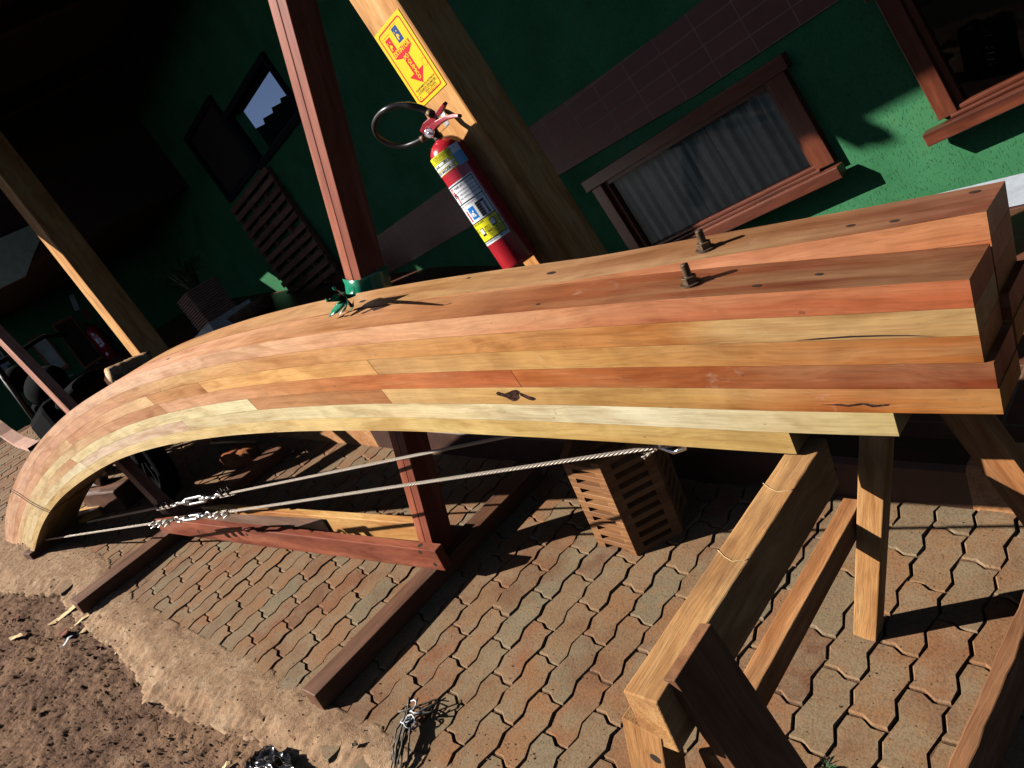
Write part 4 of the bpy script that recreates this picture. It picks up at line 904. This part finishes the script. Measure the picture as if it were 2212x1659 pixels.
# ---------------------------------------------------------------- yellow sign on the post
z2=Zm(1000,0,.4973)
cs=[W(*z2(*p),1,2.2) for p in [(385,235),(545,50),(848,545),(690,690)]]
sc=sum(cs,V((0,0,0)))/4; sx=(((cs[1]-cs[0])+(cs[2]-cs[3]))/2); sz=(((cs[0]-cs[3])+(cs[1]-cs[2]))/2); SW=sx.length; SH=sz.length
print('sign',SW,SH,sx,sz); ux=V((1,0,-.01)).normalized(); uz=V((.01,0,1)).normalized()
def SP(u,v,l=0): return V((sc.x,2.2-.0022-l,sc.z))+ux*u+uz*v
sign=thing('safety_sign','yellow EXTINTOR safety sign with a red arrow on the lit porch post','sign',SP(0,-SH/2))
def flat(mb,pts,l,**k):
    P=[SP(u,v,l) for u,v in pts]; n=V((0,0,0))
    for i in range(len(P)): n+=(P[i]-P[0]).cross(P[(i+1)%len(P)]-P[0])
    mb.add(P,[tuple(range(len(P)))] if n.y<0 else [tuple(range(len(P)-1,-1,-1))],**k)
def rrect(w,h,r,n=5,cx=0,cy=0):
    out=[]
    for sx_,sy_,a0 in ((1,1,0),(-1,1,90),(-1,-1,180),(1,-1,270)):
        for i in range(n+1): a=math.radians(a0+90*i/n); out.append((cx+sx_*(w/2-r)+r*math.cos(a),cy+sy_*(h/2-r)+r*math.sin(a)))
    return out
mb=MB(); q=rrect(SW,SH,.003); prism(mb,[SP(u,v,0) for u,v in q],(0,-1,0),.0018); mb.build('plate',M['yellow'],sign)
def ring(mb,A,B,l):
    n=len(A); P=[SP(*p,l) for p in A]+[SP(*p,l) for p in B]; mb.add(P,[((i+1)%n,i,n+i,n+(i+1)%n) for i in range(n)])
mb=MB(); ring(mb,rrect(SW-.028,SH-.026,.014),rrect(SW-.038,SH-.036,.010),.0004)
W2=SW/.195; H2=SH/.305
sq=lambda c,w,h:[(c[0]-w/2,c[1]-h/2),(c[0]+w/2,c[1]-h/2),(c[0]+w/2,c[1]+h/2),(c[0]-w/2,c[1]+h/2)]
flat(mb,sq((-.043*W2,.085*H2),.034*W2,.05*H2),.0004)
flat(mb,[(-.062*W2,.036*H2),(.058*W2,.036*H2),(.058*W2,.058*H2),(-.062*W2,.058*H2)],.0004); flat(mb,[(-.062*W2,.036*H2),(-.030*W2,.022*H2),(.026*W2,.022*H2),(.058*W2,.036*H2)],.0004)
flat(mb,sq((-.002,-.012*H2),.038*W2,.068*H2),.0004); flat(mb,[(-.052*W2,-.046*H2),(0-.002,-.090*H2),(.050*W2,-.046*H2)],.0004); mb.build('red_print',M['labelred'],sign)
mb=MB(); flat(mb,sq((.022*W2,.095*H2),.036*W2,.056*H2),.0004); mb.build('blue_print',M['signblue'],sign)
def stext(mb,s,u,v,size,l=.0008,rot=0,bold=.0,sxx=1.0):
    vs,fs=text2d(s,size,bold); c,s_=math.cos(rot),math.sin(rot); P=[SP(u+x*sxx*c-y*s_,v+x*sxx*s_+y*c,l) for x,y in vs]; mb.add(P,fs)
mb=MB()
stext(mb,'EXTINTOR',-.002,.0475*H2,.0235*H2,bold=.03,sxx=.98*W2); stext(mb,'PÓ',-.003,.0165*H2,.021,bold=.03); stext(mb,'QUÍMICO',-.0015,-.034*H2,.0215,rot=-math.pi/2,bold=.03,sxx=.86)
def blob(pts,cx,cy,s): flat(mb,[(cx+a*s*W2,cy+b*s*H2) for a,b in pts],.0008)
for dx,dy in ((-.043*W2,.085*H2),(.022*W2,.095*H2)):
    blob([(-.4,-.9),(-.1,-.9),(.0,-.2),(.35,-.5),(.5,-.2),(.1,.35),(-.25,.4),(-.5,-.1)],dx-.002,dy-.004,.017); blob([(.12,.55),(.3,.45),(.42,.62),(.3,.85),(.1,.8)],dx,dy,.016); blob([(-.75,.4),(-.6,.3),(-.55,.9),(-.72,1.0)],dx,dy,.016)
mb.build('yellow_lettering',M['yellow'],sign)
mb=MB(); stext(mb,'EQUIPAMENTOS ELÉTRICOS',.004,-.098*H2,.0105*H2,.0004,bold=.01); stext(mb,'E LÍQUIDOS INFLAMÁVEIS',.004,-.1085*H2,.0105*H2,.0004,bold=.01); stext(mb,'SANA CHAMA',.018*W2,-.1205*H2,.0115*H2,.0004)
for i,s in enumerate(('COMERCIO DE EXTINTORES LTDA','RECARGA E VENDA  FONE (67)','AV. DOURADOS  CENTRO')): stext(mb,s,.02*W2,-.1275*H2-i*.0052,.0048,.0004)
flat(mb,[(-.078*W2,-.1138*H2),(.082*W2,-.1138*H2),(.082*W2,-.1146*H2),(-.078*W2,-.1146*H2)],.0004)
for a,b in (((-.074,-.136),(-.052,-.136)),((-.052,-.136),(-.063,-.120)),((-.063,-.120),(-.074,-.136))):
    a=V((a[0]*W2,a[1]*H2,0));b=V((b[0]*W2,b[1]*H2,0)); d=(b-a).normalized(); n_=V((-d.y,d.x,0))*.0008; flat(mb,[(a-n_)[:2],(b-n_)[:2],(b+n_)[:2],(a+n_)[:2]],.0004)
ring(mb,[(.066*W2+.0125*math.cos(t*.3927),-.042*H2+.0155*math.sin(t*.3927)) for t in range(16)],[(.066*W2+.0117*math.cos(t*.3927),-.042*H2+.0147*math.sin(t*.3927)) for t in range(16)],.0004)
mb.build('black_lettering',M['ink'],sign)
for dx,dy in ((-.043*W2,.085*H2),(.022*W2,.095*H2)):
    mb=MB(); stext(mb,'COMBATE A INCENDIO',dx,dy+.033,.0042,.0004); mb.build('caption',M['ink'],sign)
# ---------------------------------------------------------------- fire extinguisher hanging on the lit post
YE=2.112; RE=.0735
c1_=(W(*z2(720,960),1,YE)+W(*z2(985,900),1,YE))/2; c2_=(W(*z2(1040,1500),1,YE)+W(*z2(1315,1440),1,YE))/2
print('ext axis',c1_,c2_); EXx=(c1_.x+c2_.x)/2; ZB=1.37; ZT=W(*z2(850,905),1,YE-.03).z+.004
print('ZT',ZT)
ex=thing('fire_extinguisher','red fire extinguisher with hose and labels hanging on the lit porch post','fire extinguisher',(EXx,YE,ZB))
ec=V((EXx,YE,ZB)); H_=ZT-ZB
mb=MB(); lathe(mb,ec,(0,0,1),[(0,.004),(RE*.9,0),(RE*.985,.006),(RE,.016),(RE,H_-.055),(RE*.985,H_-.045),(RE*1.0,H_-.038),(RE*.97,H_-.026),(RE*.86,H_-.008),(RE*.66,H_+.008),(RE*.42,H_+.018),(RE*.25,H_+.022),(RE*.25,H_+.026)],48); mb.build('cylinder',M['red'],ex)
# labels wrapped round the cylinder
def CPt(u,z,l): a=-math.pi/2+u/RE; return V((EXx+math.cos(a)*(RE+l),YE+math.sin(a)*(RE+l),z))
def cpatch(mb,u0,u1,z0_,z1_,l):
    n=max(1,int(abs(u1-u0)/.006)); vs=[CPt(u0+(u1-u0)*i/n,z,l) for z in (z0_,z1_) for i in range(n+1)]; mb.add(vs,[(i,i+1,n+2+i,n+1+i) for i in range(n)],smooth=True)
def ctext(mb,s,u,z,size,l,bold=0,sxx=1.0,rot=0):
    vs,fs=text2d(s,size,bold); c,sn=math.cos(rot),math.sin(rot); mb.add([CPt(u+x*sxx*c-y*sn,z+x*sxx*sn+y*c,l) for x,y in vs],fs)
zA=W(*z2(870,925),1,YE-.06).z; zBm=W(*z2(940,1040),1,YE-.06).z; zC=W(*z2(1005,1095),1,YE-.06).z; zD=W(*z2(1250,1490),1,YE-.05).z
print('labels',zA,zBm,zC,zD)
def uz(fr): return RE*(math.asin(max(-1,min(1,fr)))+math.radians(-40.7+90))
uR=uz(.40); uY=uz(.08); uB=uz(.62); uL=-.095
mb=MB(); cpatch(mb,uL,uY,zBm,zA,.0006); 
hC=zC-zD; yy=lambda f:zC-hC*f
lab=mb.build('yellow_label',M['lemon'],ex)
mb=MB(); cpatch(mb,uL+.01,uR-.004,yy(.93),yy(.64),.0009); mb.build('yellow_panel',M['lemon'],ex)
mb=MB(); cpatch(mb,uL,uR,zD,zC,.0006); cpatch(mb,uL+.02,uY-.02,zA-(zA-zBm)*.55,zA-(zA-zBm)*.42,.0008); cpatch(mb,uL,uY-.012,zBm+.002,zBm+(zA-zBm)*.20,.0008); cpatch(mb,uL+.05,uY-.006,zA-(zA-zBm)*.74,zA-(zA-zBm)*.6,.0008); mb.build('white_label',M['labelwhite'],ex)
mb=MB(); cpatch(mb,uY+.002,uB,zBm-.006,zA-(zA-zBm)*.0,.0006); mb.build('blue_tag',M['skyblue'],ex)
mb=MB(); cpatch(mb,uY+.002,uB,zA-(zA-zBm)*.42,zA,.0008); mb.build('tag_head',M['labelwhite'],ex)
mb=MB()
ctext(mb,'MADEZAN MADEIRAS',(uL+uY)/2+.004,zBm+.009,.0148,.0012,.015,.93); ctext(mb,'2019',uY-.032,zA-(zA-zBm)*.485,.0135,.0012,.02); ctext(mb,'2018',uY-.085,zA-(zA-zBm)*.535,.0135,.0012,.02)
ctext(mb,'FONE (67) 3352-3938',uY-.04,zA-(zA-zBm)*.24,.0085,.0012); ctext(mb,'RECARGA  VALIDADE',uY-.05,zA-(zA-zBm)*.09,.007,.0012)
for f in (.16,.32,.40,.58,.76): cpatch(mb,uL,uY,zA-(zA-zBm)*f-.0006,zA-(zA-zBm)*f+.0006,.0010)
ctext(mb,'Nº 4',uY+.012,zA-.012,.011,.0012); 
# main label
for a,b,c,d in ((uL,uR-.003,.018,.034),(uL,uR-.003,.30,.315),(uL,uR-.003,.625,.64),(uL,uR-.003,.93,.945)): cpatch(mb,a,b,yy(d),yy(c),.0011)
cpatch(mb,uR-.0075,uR-.0045,yy(.945),yy(.018),.0011)
cm_=(uR+uY)/2-.018
ctext(mb,'FONE: (67) 3352-3938',uR-.052,yy(.075),.0125,.0012,.01,.80); ctext(mb,'jesextintores@jesextintores.com',uR-.052,yy(.135),.0078,.0012,0,.85); ctext(mb,'CNPJ 18.275.374/0001-09',uR-.05,yy(.19),.0092,.0012,0,.85); ctext(mb,'INSC. INMETRO: 000487/2014',uR-.05,yy(.245),.0088,.0012,0,.85)
ctext(mb,'EXTINTOR DE INCENDIO COM CARGA DE PO QUIMICO BC NBR 15808',uR-.075,yy(.345),.0072,.0012,0,.85)
u0=uR-.056
for i in range(6):
    zt_=yy(.385+i*.038); cpatch(mb,u0,u0+.020,zt_-hC*.034,zt_,.0011); 
    if i: cpatch(mb,u0+.030,u0+.038,zt_-hC*.034,zt_,.0011)
    else: cpatch(mb,u0+.0205,u0+.038,zt_-hC*.034,zt_,.0011)
for (a,b,c,d) in ((uR-.045,uR-.024,.80,.685),(uR-.105,uR-.085,.86,.74)):
    cpatch(mb,a,b,yy(a and c),yy(d),.0011)
for j,(u_,z_) in enumerate(((uR-.012,.70),(uR-.066,.75),(uR-.125,.72))):
    for i in range(5): ctext(mb,('LIBERE A','RETIRE O','PINO DE','SEGURANCA','APERTE')[i],u_,yy(z_+i*.019),.0062,.0012)
ctext(mb,'DADOS TECNICOS',uR-.033,yy(.833),.0095,.0012,.02); ctext(mb,'MODO DE USAR',uR-.095,yy(.662),.0085,.0012,.02)
for i in range(5): ctext(mb,('CARGA NOMINAL PO BC 4 KG','PRESSAO DE OPERACAO','TEMPERATURA DE -10 A +50','CAPACIDADE EXTINTORA','TEMPO DE DESCARGA')[i],uR-.038,yy(.857+i*.016),.0058,.0012)
ctext(mb,'RUA JOAO ROSA GOES  CAMPO GRANDE MS',uR-.055,yy(.965),.0078,.0012,.01)
mb.build('black_print',M['ink'],ex)
mb=MB(); cpatch(mb,uR-.098,uR-.068,yy(.585),yy(.40),.0011); mb.build('blue_pictogram',M['labelblue'],ex)
mb=MB(); 
for i,n_ in enumerate('4 6 8 12'.split()): ctext(mb,n_,u0+.034,yy(.44+i*.038),.0085,.0015)
def cblob(pts,u,z,s): mb.add([CPt(u+a*s,z+b*s,.0015) for a,b in pts],[tuple(range(len(pts)))])
cblob([(-.4,-.9),(-.1,-.9),(.0,-.2),(.35,-.5),(.5,-.2),(.1,.35),(-.25,.4),(-.5,-.1)],uR-.084,yy(.50),.014); cblob([(.2,.5),(.5,.3),(.75,.6),(.5,.95),(.2,.85)],uR-.085,yy(.50),.013); cblob([(.1,-.95),(.5,-1.1),(.85,-.85),(.7,-.45),(.3,-.5)],uR-.085,yy(.50),.013); cblob([(-.9,.5),(-.7,.4),(-.62,-.8),(-.85,-.6)],uR-.083,yy(.50),.014)
cpatch(mb,uR-.043,uR-.027,yy(.78),yy(.695),.0014); cpatch(mb,uR-.103,uR-.088,yy(.83),yy(.75),.0014); mb.build('white_print',M['labelwhite'],ex)
mb=MB(); ctext(mb,'G',uR-.118,yy(.11),.042,.0011,.05,.7); ctext(mb,'J',uR-.108,yy(.21),.038,.0011,.06,.8)
cpatch(mb,uR-.118,uR-.108,yy(.60),yy(.42),.0011); mb.build('red_print',M['labelred'],ex)
mb=MB(); ctext(mb,'JES',uR-.113,yy(.165),.022,.0016,.01); mb.build('logo_print',M['ink'],ex)
# valve, gauge, levers, hose, bracket
WX=lambda x,y,yv=YE:W(*z2(x,y),1,yv)
vt=ec+V((0,0,H_+.02))
mb=MB(); lathe(mb,vt,(0,0,1),[(.019,0),(.019,.02),(.015,.024),(.015,.05),(.012,.058),(0,.058)],20); tube(mb,[vt+V((0,0,.03)),WX(742,852,YE-.03)],[.012,.010],12); tube(mb,[vt+V((0,0,.03)),WX(720,872,YE-.01)],[.012,.010],12); mb.build('valve',M['blackiron'],ex)
g0=WX(742,852,YE-.035); gd=(EW-g0).normalized(); gd=(gd+V((-.35,-.25,.1))).normalized()
mb=MB(); lathe(mb,g0,gd,[(0,-.012),(.017,-.012),(.0195,-.004),(.0195,.004),(.0165,.005)],24); g_=mb.build('gauge',M['chrome'],ex)
mb=MB(); lathe(mb,g0,gd,[(.0168,.0045),(.008,.0058),(0,.0062)],24); mb.build('gauge_face',M['glassface'],g_)
mb=MB(); lathe(mb,g0,gd,[(.006,.0060),(.0035,.0085),(0,.009)],12); mb.build('gauge_hub',M['chrome'],g_)
def lever(pts,w,h):
    mb=MB(); n=len(pts); vs=[]
    for i,p in enumerate(pts):
        d=(pts[min(i+1,n-1)]-pts[max(i-1,0)]).normalized(); s=V((.75,.62,0)); s=(s-d*s.dot(d)).normalized()*-1; s=d.cross(V((.64,-.76,0))).normalized(); q=d.cross(s)
        for a,b in ((-1,-1),(1,-1),(1,1),(-1,1)): vs.append(p+s*a*w[i]/2+q*b*h/2)
    fs=[(i*4+e,i*4+(e+1)%4,i*4+4+(e+1)%4,i*4+4+e) for i in range(n-1) for e in range(4)]+[(3,2,1,0),tuple((n-1)*4+e for e in range(4))]
    mb.add(vs,fs); return mb.build('lever',M['redhandle'],ex,bevel=.002)
yv=YE-.02
lever([WX(712,850,yv),WX(735,805,yv),WX(765,768,yv),WX(795,735,yv),WX(820,700,yv),WX(843,662,yv)],[.034,.038,.026,.016,.017,.012],.022)
lever([WX(730,850,yv),WX(760,815,yv),WX(800,785,yv),WX(850,757,yv),WX(900,742,yv),WX(938,742,yv)],[.036,.030,.019,.014,.014,.012],.022)
hp=[(768,738,-.03),(735,718,-.03),(690,694,-.04),(620,677,-.06),(545,674,-.08),(470,695,-.10),(415,740,-.10),(388,800,-.10),(400,855,-.09),(440,898,-.07),(505,928,-.05),(580,934,-.03),(645,915,-.02),(690,893,-.01),(725,872,0)]
HP=[WX(a,b,YE+c) for a,b,c in hp]
def smooth(P,n=4):
    out=[]
    for i in range(len(P)-1):
        p0=P[max(i-1,0)];p1=P[i];p2=P[i+1];p3=P[min(i+2,len(P)-1)]
        for k in range(n):
            t=k/n; out.append(.5*((2*p1)+(p2-p0)*t+(2*p0-5*p1+4*p2-p3)*t*t+(3*p1-3*p2+p3-p0)*t**3))
    return out+[P[-1]]
mb=MB(); SPp=smooth(HP,4); N_=len(SPp); tube(mb,SPp,[.0125 if i<14 else .0105 for i in range(N_)],14); ho=mb.build('hose',M['rubber'],ex)
mb=MB(); tube(mb,[SPp[1],SPp[4]],.0150,14); mb.build('ferrule',M['rust'],ho)
mb=MB(); tube(mb,[SPp[-5],SPp[-2]],.0135,14); mb.build('ferrule',M['rust'],ho)
mb=MB(); yb=2.185
br=[WX(792,706,yb),WX(812,712,yb),WX(832,742,yb-.012),WX(846,780,yb-.02),WX(858,806,yb-.03),WX(845,826,YE+.01),WX(826,836,YE)]
vs=[]
for i,p in enumerate(br): vs+=[p+V((-.013,0,0)),p+V((.013,0,0)),p+V((.013,.003,.002)),p+V((-.013,.003,.002))]
mb.add(vs,[(i*4+e_,i*4+(e_+1)%4,i*4+4+(e_+1)%4,i*4+4+e_) for i in range(len(br)-1) for e_ in range(4)]+[(3,2,1,0)]); tag(mb.build('wall_bracket',M['chrome'],None,loc=br[0],bevel=.001),'chromed hook bracket on the post holding the extinguisher','bracket')
# ---------------------------------------------------------------- things in the porch shade
t=thing('pallet','slatted timber pallet leaning against the green wall under the high window','pallet',(-6.55,3.9,1.92))
px0,px1,pz0,pz1=-7.08,-6.06,1.93,3.03
for xx in (px0+.02,px0+.36,px0+.70,px1-.05):
    mb=MB(); beam(mb,(xx,3.955,pz0),(xx,3.985,pz1),.030,.05,(0,1,0)); mb.build('stringer',WD['pallet'],t,bevel=.002)
k=0;z_=pz0+.06
while z_<pz1:
    for dz in (0,.085):
        if z_+dz<pz1:
            mb=MB(); y=3.915+.03*(z_-pz0); beam(mb,(px0+random.uniform(-.01,.01),y,z_+dz),(px1+random.uniform(-.01,.01),y,z_+dz+random.uniform(-.01,.01)),.018,.055,(0,0,1)); mb.build('slat',WD['pallet'],t,bevel=.002)
    z_+=.19
fl=lambda x,y:g2w((0,0,0)).z-.276*x+.145
zz5=Zm(500,700,700/2212)
Yp=3.0; q0=W(*zz5(425,1145),1,Yp); q1=W(*zz5(515,1075),1,Yp); q2=W(*zz5(200,830),1,Yp); bx=(W(*zz5(180,1370),1,Yp)+W(*zz5(600,1220),1,Yp))/2
hl=(q2.z-q0.z); cxp=(q0.x+q1.x)/2; wv_=abs(q1.x-q0.x)
mb=MB(); wb(mb,cxp-.26,Yp-.02,fl(cxp,0)-.06,cxp+.24,Yp+.45,q0.z); tag(mb.build('white_plinth',M['whitewash'],None,bevel=.006,loc=(cxp,Yp+.2,fl(cxp,0))),'whitewashed block on the porch floor under the ribbed clay planter','plinth')
mb=MB(); prof=[(0,0)]
for i in range(15):
    h=hl*i/15; prof+=[(.20,h),(.235,h+hl/15*.35),(.235,h+hl/15*.6),(.20,h+hl/15*.98)]
prof+=[(.22,hl),(.18,hl),(.17,hl-.05),(0,hl-.05)]
pl_=thing('clay_planter','square ribbed pale clay planter with a dark spiky plant, standing on the white block','planter',(cxp,Yp+.18,q0.z)); lathe(mb,(cxp,Yp+.18,q0.z+.002),(0,0,1),prof,4,smooth=False); mb.build('pot',M['clay'],pl_)
mb=MB()
for i in range(70):
    a=random.random()*6.28; l=random.uniform(.12,.36); b=V((cxp,Yp+.18,q0.z+hl-.05)); o=V((math.cos(a),math.sin(a),0)); s=V((-math.sin(a),math.cos(a),0))*.012
    P=[b+o*.03,b+o*l*.4+V((0,0,l*.8)),b+o*l*.8+V((0,0,l*1.0)),b+o*l*1.1+V((0,0,l*.75))]
    for j in range(3): mb.add([P[j]-s*(1-j*.3),P[j]+s*(1-j*.3),P[j+1]+s*(.7-j*.3),P[j+1]-s*(.7-j*.3)],[(0,1,2,3)])
mb.build('foliage',M['leaf'],pl_)
p=W(*zz5(1030,1050),1,3.4); mb=MB(); lathe(mb,(p.x,3.4,fl(p.x,0)),(0,0,1),[(0,0),(.23,0),(.25,.09),(.26,.11),(.24,.115),(.22,.03),(0,.03)],28); tag(mb.build('round_tub',WD['grey_brown'],None,loc=(p.x,3.4,fl(p.x,0))),'low round grey wooden tub on the porch floor near the pallet','tub')
# pale log lying on a rough rest in the sun in front of the left post
XB=-6.1; a=W(*zz4(700,800),0,XB); b=W(*zz4(955,690),0,XB)
mb=MB(); N=18; P=[];R_=[]
for i in range(N+1): P.append(a.lerp(b,i/N)+V((.01*noise.noise((i*.6,1,1)),0,.01*noise.noise((i*.7,2,1))))); R_.append(.062+.008*noise.noise((i*.8,4,2)))
tube(mb,P,R_,16); rt=thing('log_bench','short pale debarked log bench in the sun before the left porch post','log',((a+b)/2)*1.0); mb.build('log',M['log'],rt)
for t_ in (.12,.85):
    p=a.lerp(b,t_); mb=MB(); beam(mb,(p.x,p.y,fl(p.x,0)-.25),(p.x,p.y,p.z-.05),.10,.08,(0,1,0)); mb.build('leg',WD['umber'],rt,bevel=.004)
# dark motorcycle standing behind the foot of the arch
mx,my=-5.25,1.25; mz=-.276*mx; sl_=-.276
mo=thing('motorcycle','black motorcycle in deep shade behind the left foot of the arch','motorcycle',(mx,my,mz))
def mball(mb,c,s,n=14,m=20):
    vs=[];fs=[]
    for i in range(n+1):
        th=math.pi*i/n
        for j in range(m): ph=2*math.pi*j/m; vs.append(V(c)+V((math.sin(th)*math.cos(ph)*s[0],math.sin(th)*math.sin(ph)*s[1],math.cos(th)*s[2])))
    for i in range(n):
        for j in range(m): fs.append((i*m+j,(i+1)*m+j,(i+1)*m+(j+1)%m,i*m+(j+1)%m))
    mb.add(vs,fs,smooth=True)
def wheel(cx,cz):
    mb=MB(); tube(mb,[V((cx+.27*math.cos(t*math.pi/16),my,cz+.27*math.sin(t*math.pi/16))) for t in range(33)],.055,10,cap=False); w=mb.build('wheel',M['matte'],mo)
    mb=MB(); lathe(mb,(cx,my-.04,cz),(0,1,0),[(.0,0),(.06,0),(.06,.08),(0,.08)],16)
    for q in range(10):
        a_=q*math.pi/5; beam(mb,(cx,my,cz),(cx+.23*math.cos(a_),my,cz+.23*math.sin(a_)),.02,.012,(0,1,0))
    mb.build('rim',M['matte'],w)
wheel(mx-.72,mz+.276*.72+.33); wheel(mx+.62,mz-.276*.62+.33)
def B(x,y,z): return V((mx+x,my+y,mz-.276*x+z))
mb=MB(); mball(mb,B(-.12,0,.80),(.26,.13,.12)); mb.build('tank',M['matte'],mo)
mb=MB(); mball(mb,B(.42,0,.76),(.45,.14,.06)); mb.build('seat',M['matte'],mo)
mb=MB(); wb(mb,mx-.32,my-.20,mz+.25,mx+.30,my+.20,mz+.72); mb.build('engine',M['matte'],mo,bevel=.05)
mb=MB(); tube(mb,[B(-.42,-.38,.98),B(-.48,-.26,1.04),B(-.55,-.08,1.02),B(-.55,.08,1.02),B(-.48,.26,1.04),B(-.42,.38,.98)],.016,10); hb=mb.build('handlebar',M['matte'],mo)
mb=MB(); tube(mb,[B(-.56,-.12,1.0),B(-.54,-.34,.95)],.006,6); mb.build('brake_lever',M['blackiron'],hb)
for s in (-.08,.08):
    mb=MB(); tube(mb,[B(-.52,s,1.0),B(-.72,s,.33)],.022,10); mb.build('fork',M['blackiron'],mo)
mb=MB(); lathe(mb,B(-.56,0,.86),(-1,0,.2),[(0,0),(.06,.0),(.09,.06),(.095,.09),(.0,.10)],20); mb.build('headlight',M['matte'],mo)
mb=MB(); P=[W(*zz4(*p),1,my-.02) for p in [(-60,1095),(0,1138),(60,1185),(140,1235),(232,1264)]]; vs=[]
for p_ in P: vs+=[p_+V((0,-.05,0)),p_+V((0,.05,0)),p_+V((.0,.05,.035)),p_+V((0,-.05,.035))]
mb.add(vs,[(i*4+e_,i*4+(e_+1)%4,i*4+4+(e_+1)%4,i*4+4+e_) for i in range(len(P)-1) for e_ in range(4)]); mb.build('mudguard',M['clay'],mo)
# ---------------------------------------------------------------- sky, sun, camera
wd_=bpy.data.worlds.new('World'); bpy.context.scene.world=wd_; wd_.use_nodes=True; nt=wd_.node_tree
sk=nt.nodes.new('ShaderNodeTexSky'); sk.sky_type='NISHITA'; sk.sun_disc=False
SD=V((1.084,1.05,-1.336)).normalized(); sk.sun_elevation=math.asin(-SD.z); sk.sun_rotation=math.atan2(-SD.x,-SD.y); sk.air_density=.36; sk.dust_density=1.6; sk.ozone_density=0; sk.altitude=1500
bg=nt.nodes['Background']; nt.links.new(sk.outputs[0],bg.inputs[0]); bg.inputs[1].default_value=.05
su=bpy.data.lights.new('sun','SUN'); su.energy=5.0; su.angle=math.radians(.5); su.color=(1,.965,.915); so=bpy.data.objects.new('sun',su); C.objects.link(so); so.location=(-8,-8,12)
so.rotation_euler=SD.to_track_quat('-Z','Y').to_euler()
cam=bpy.data.cameras.new('camera'); cam.sensor_width=36; cam.lens=36*F/2212; cam.clip_end=600; cam.clip_start=.02
co=bpy.data.objects.new('camera',cam); C.objects.link(co)
r_=g2w(V((GX.x,GY.x,GZ.x))); d_=g2w(V((GX.y,GY.y,GZ.y))); f_=g2w(V((GX.z,GY.z,GZ.z)))
m=Matrix((r_,-d_,-f_)).transposed().to_4x4(); m.translation=EW; co.matrix_world=m
sc_=bpy.context.scene; sc_.camera=co
sc_.view_settings.view_transform='Standard'; sc_.view_settings.look='None'; sc_.view_settings.gamma=1; sc_.view_settings.exposure=.96
sc_.cycles.max_bounces=8; sc_.cycles.diffuse_bounces=0
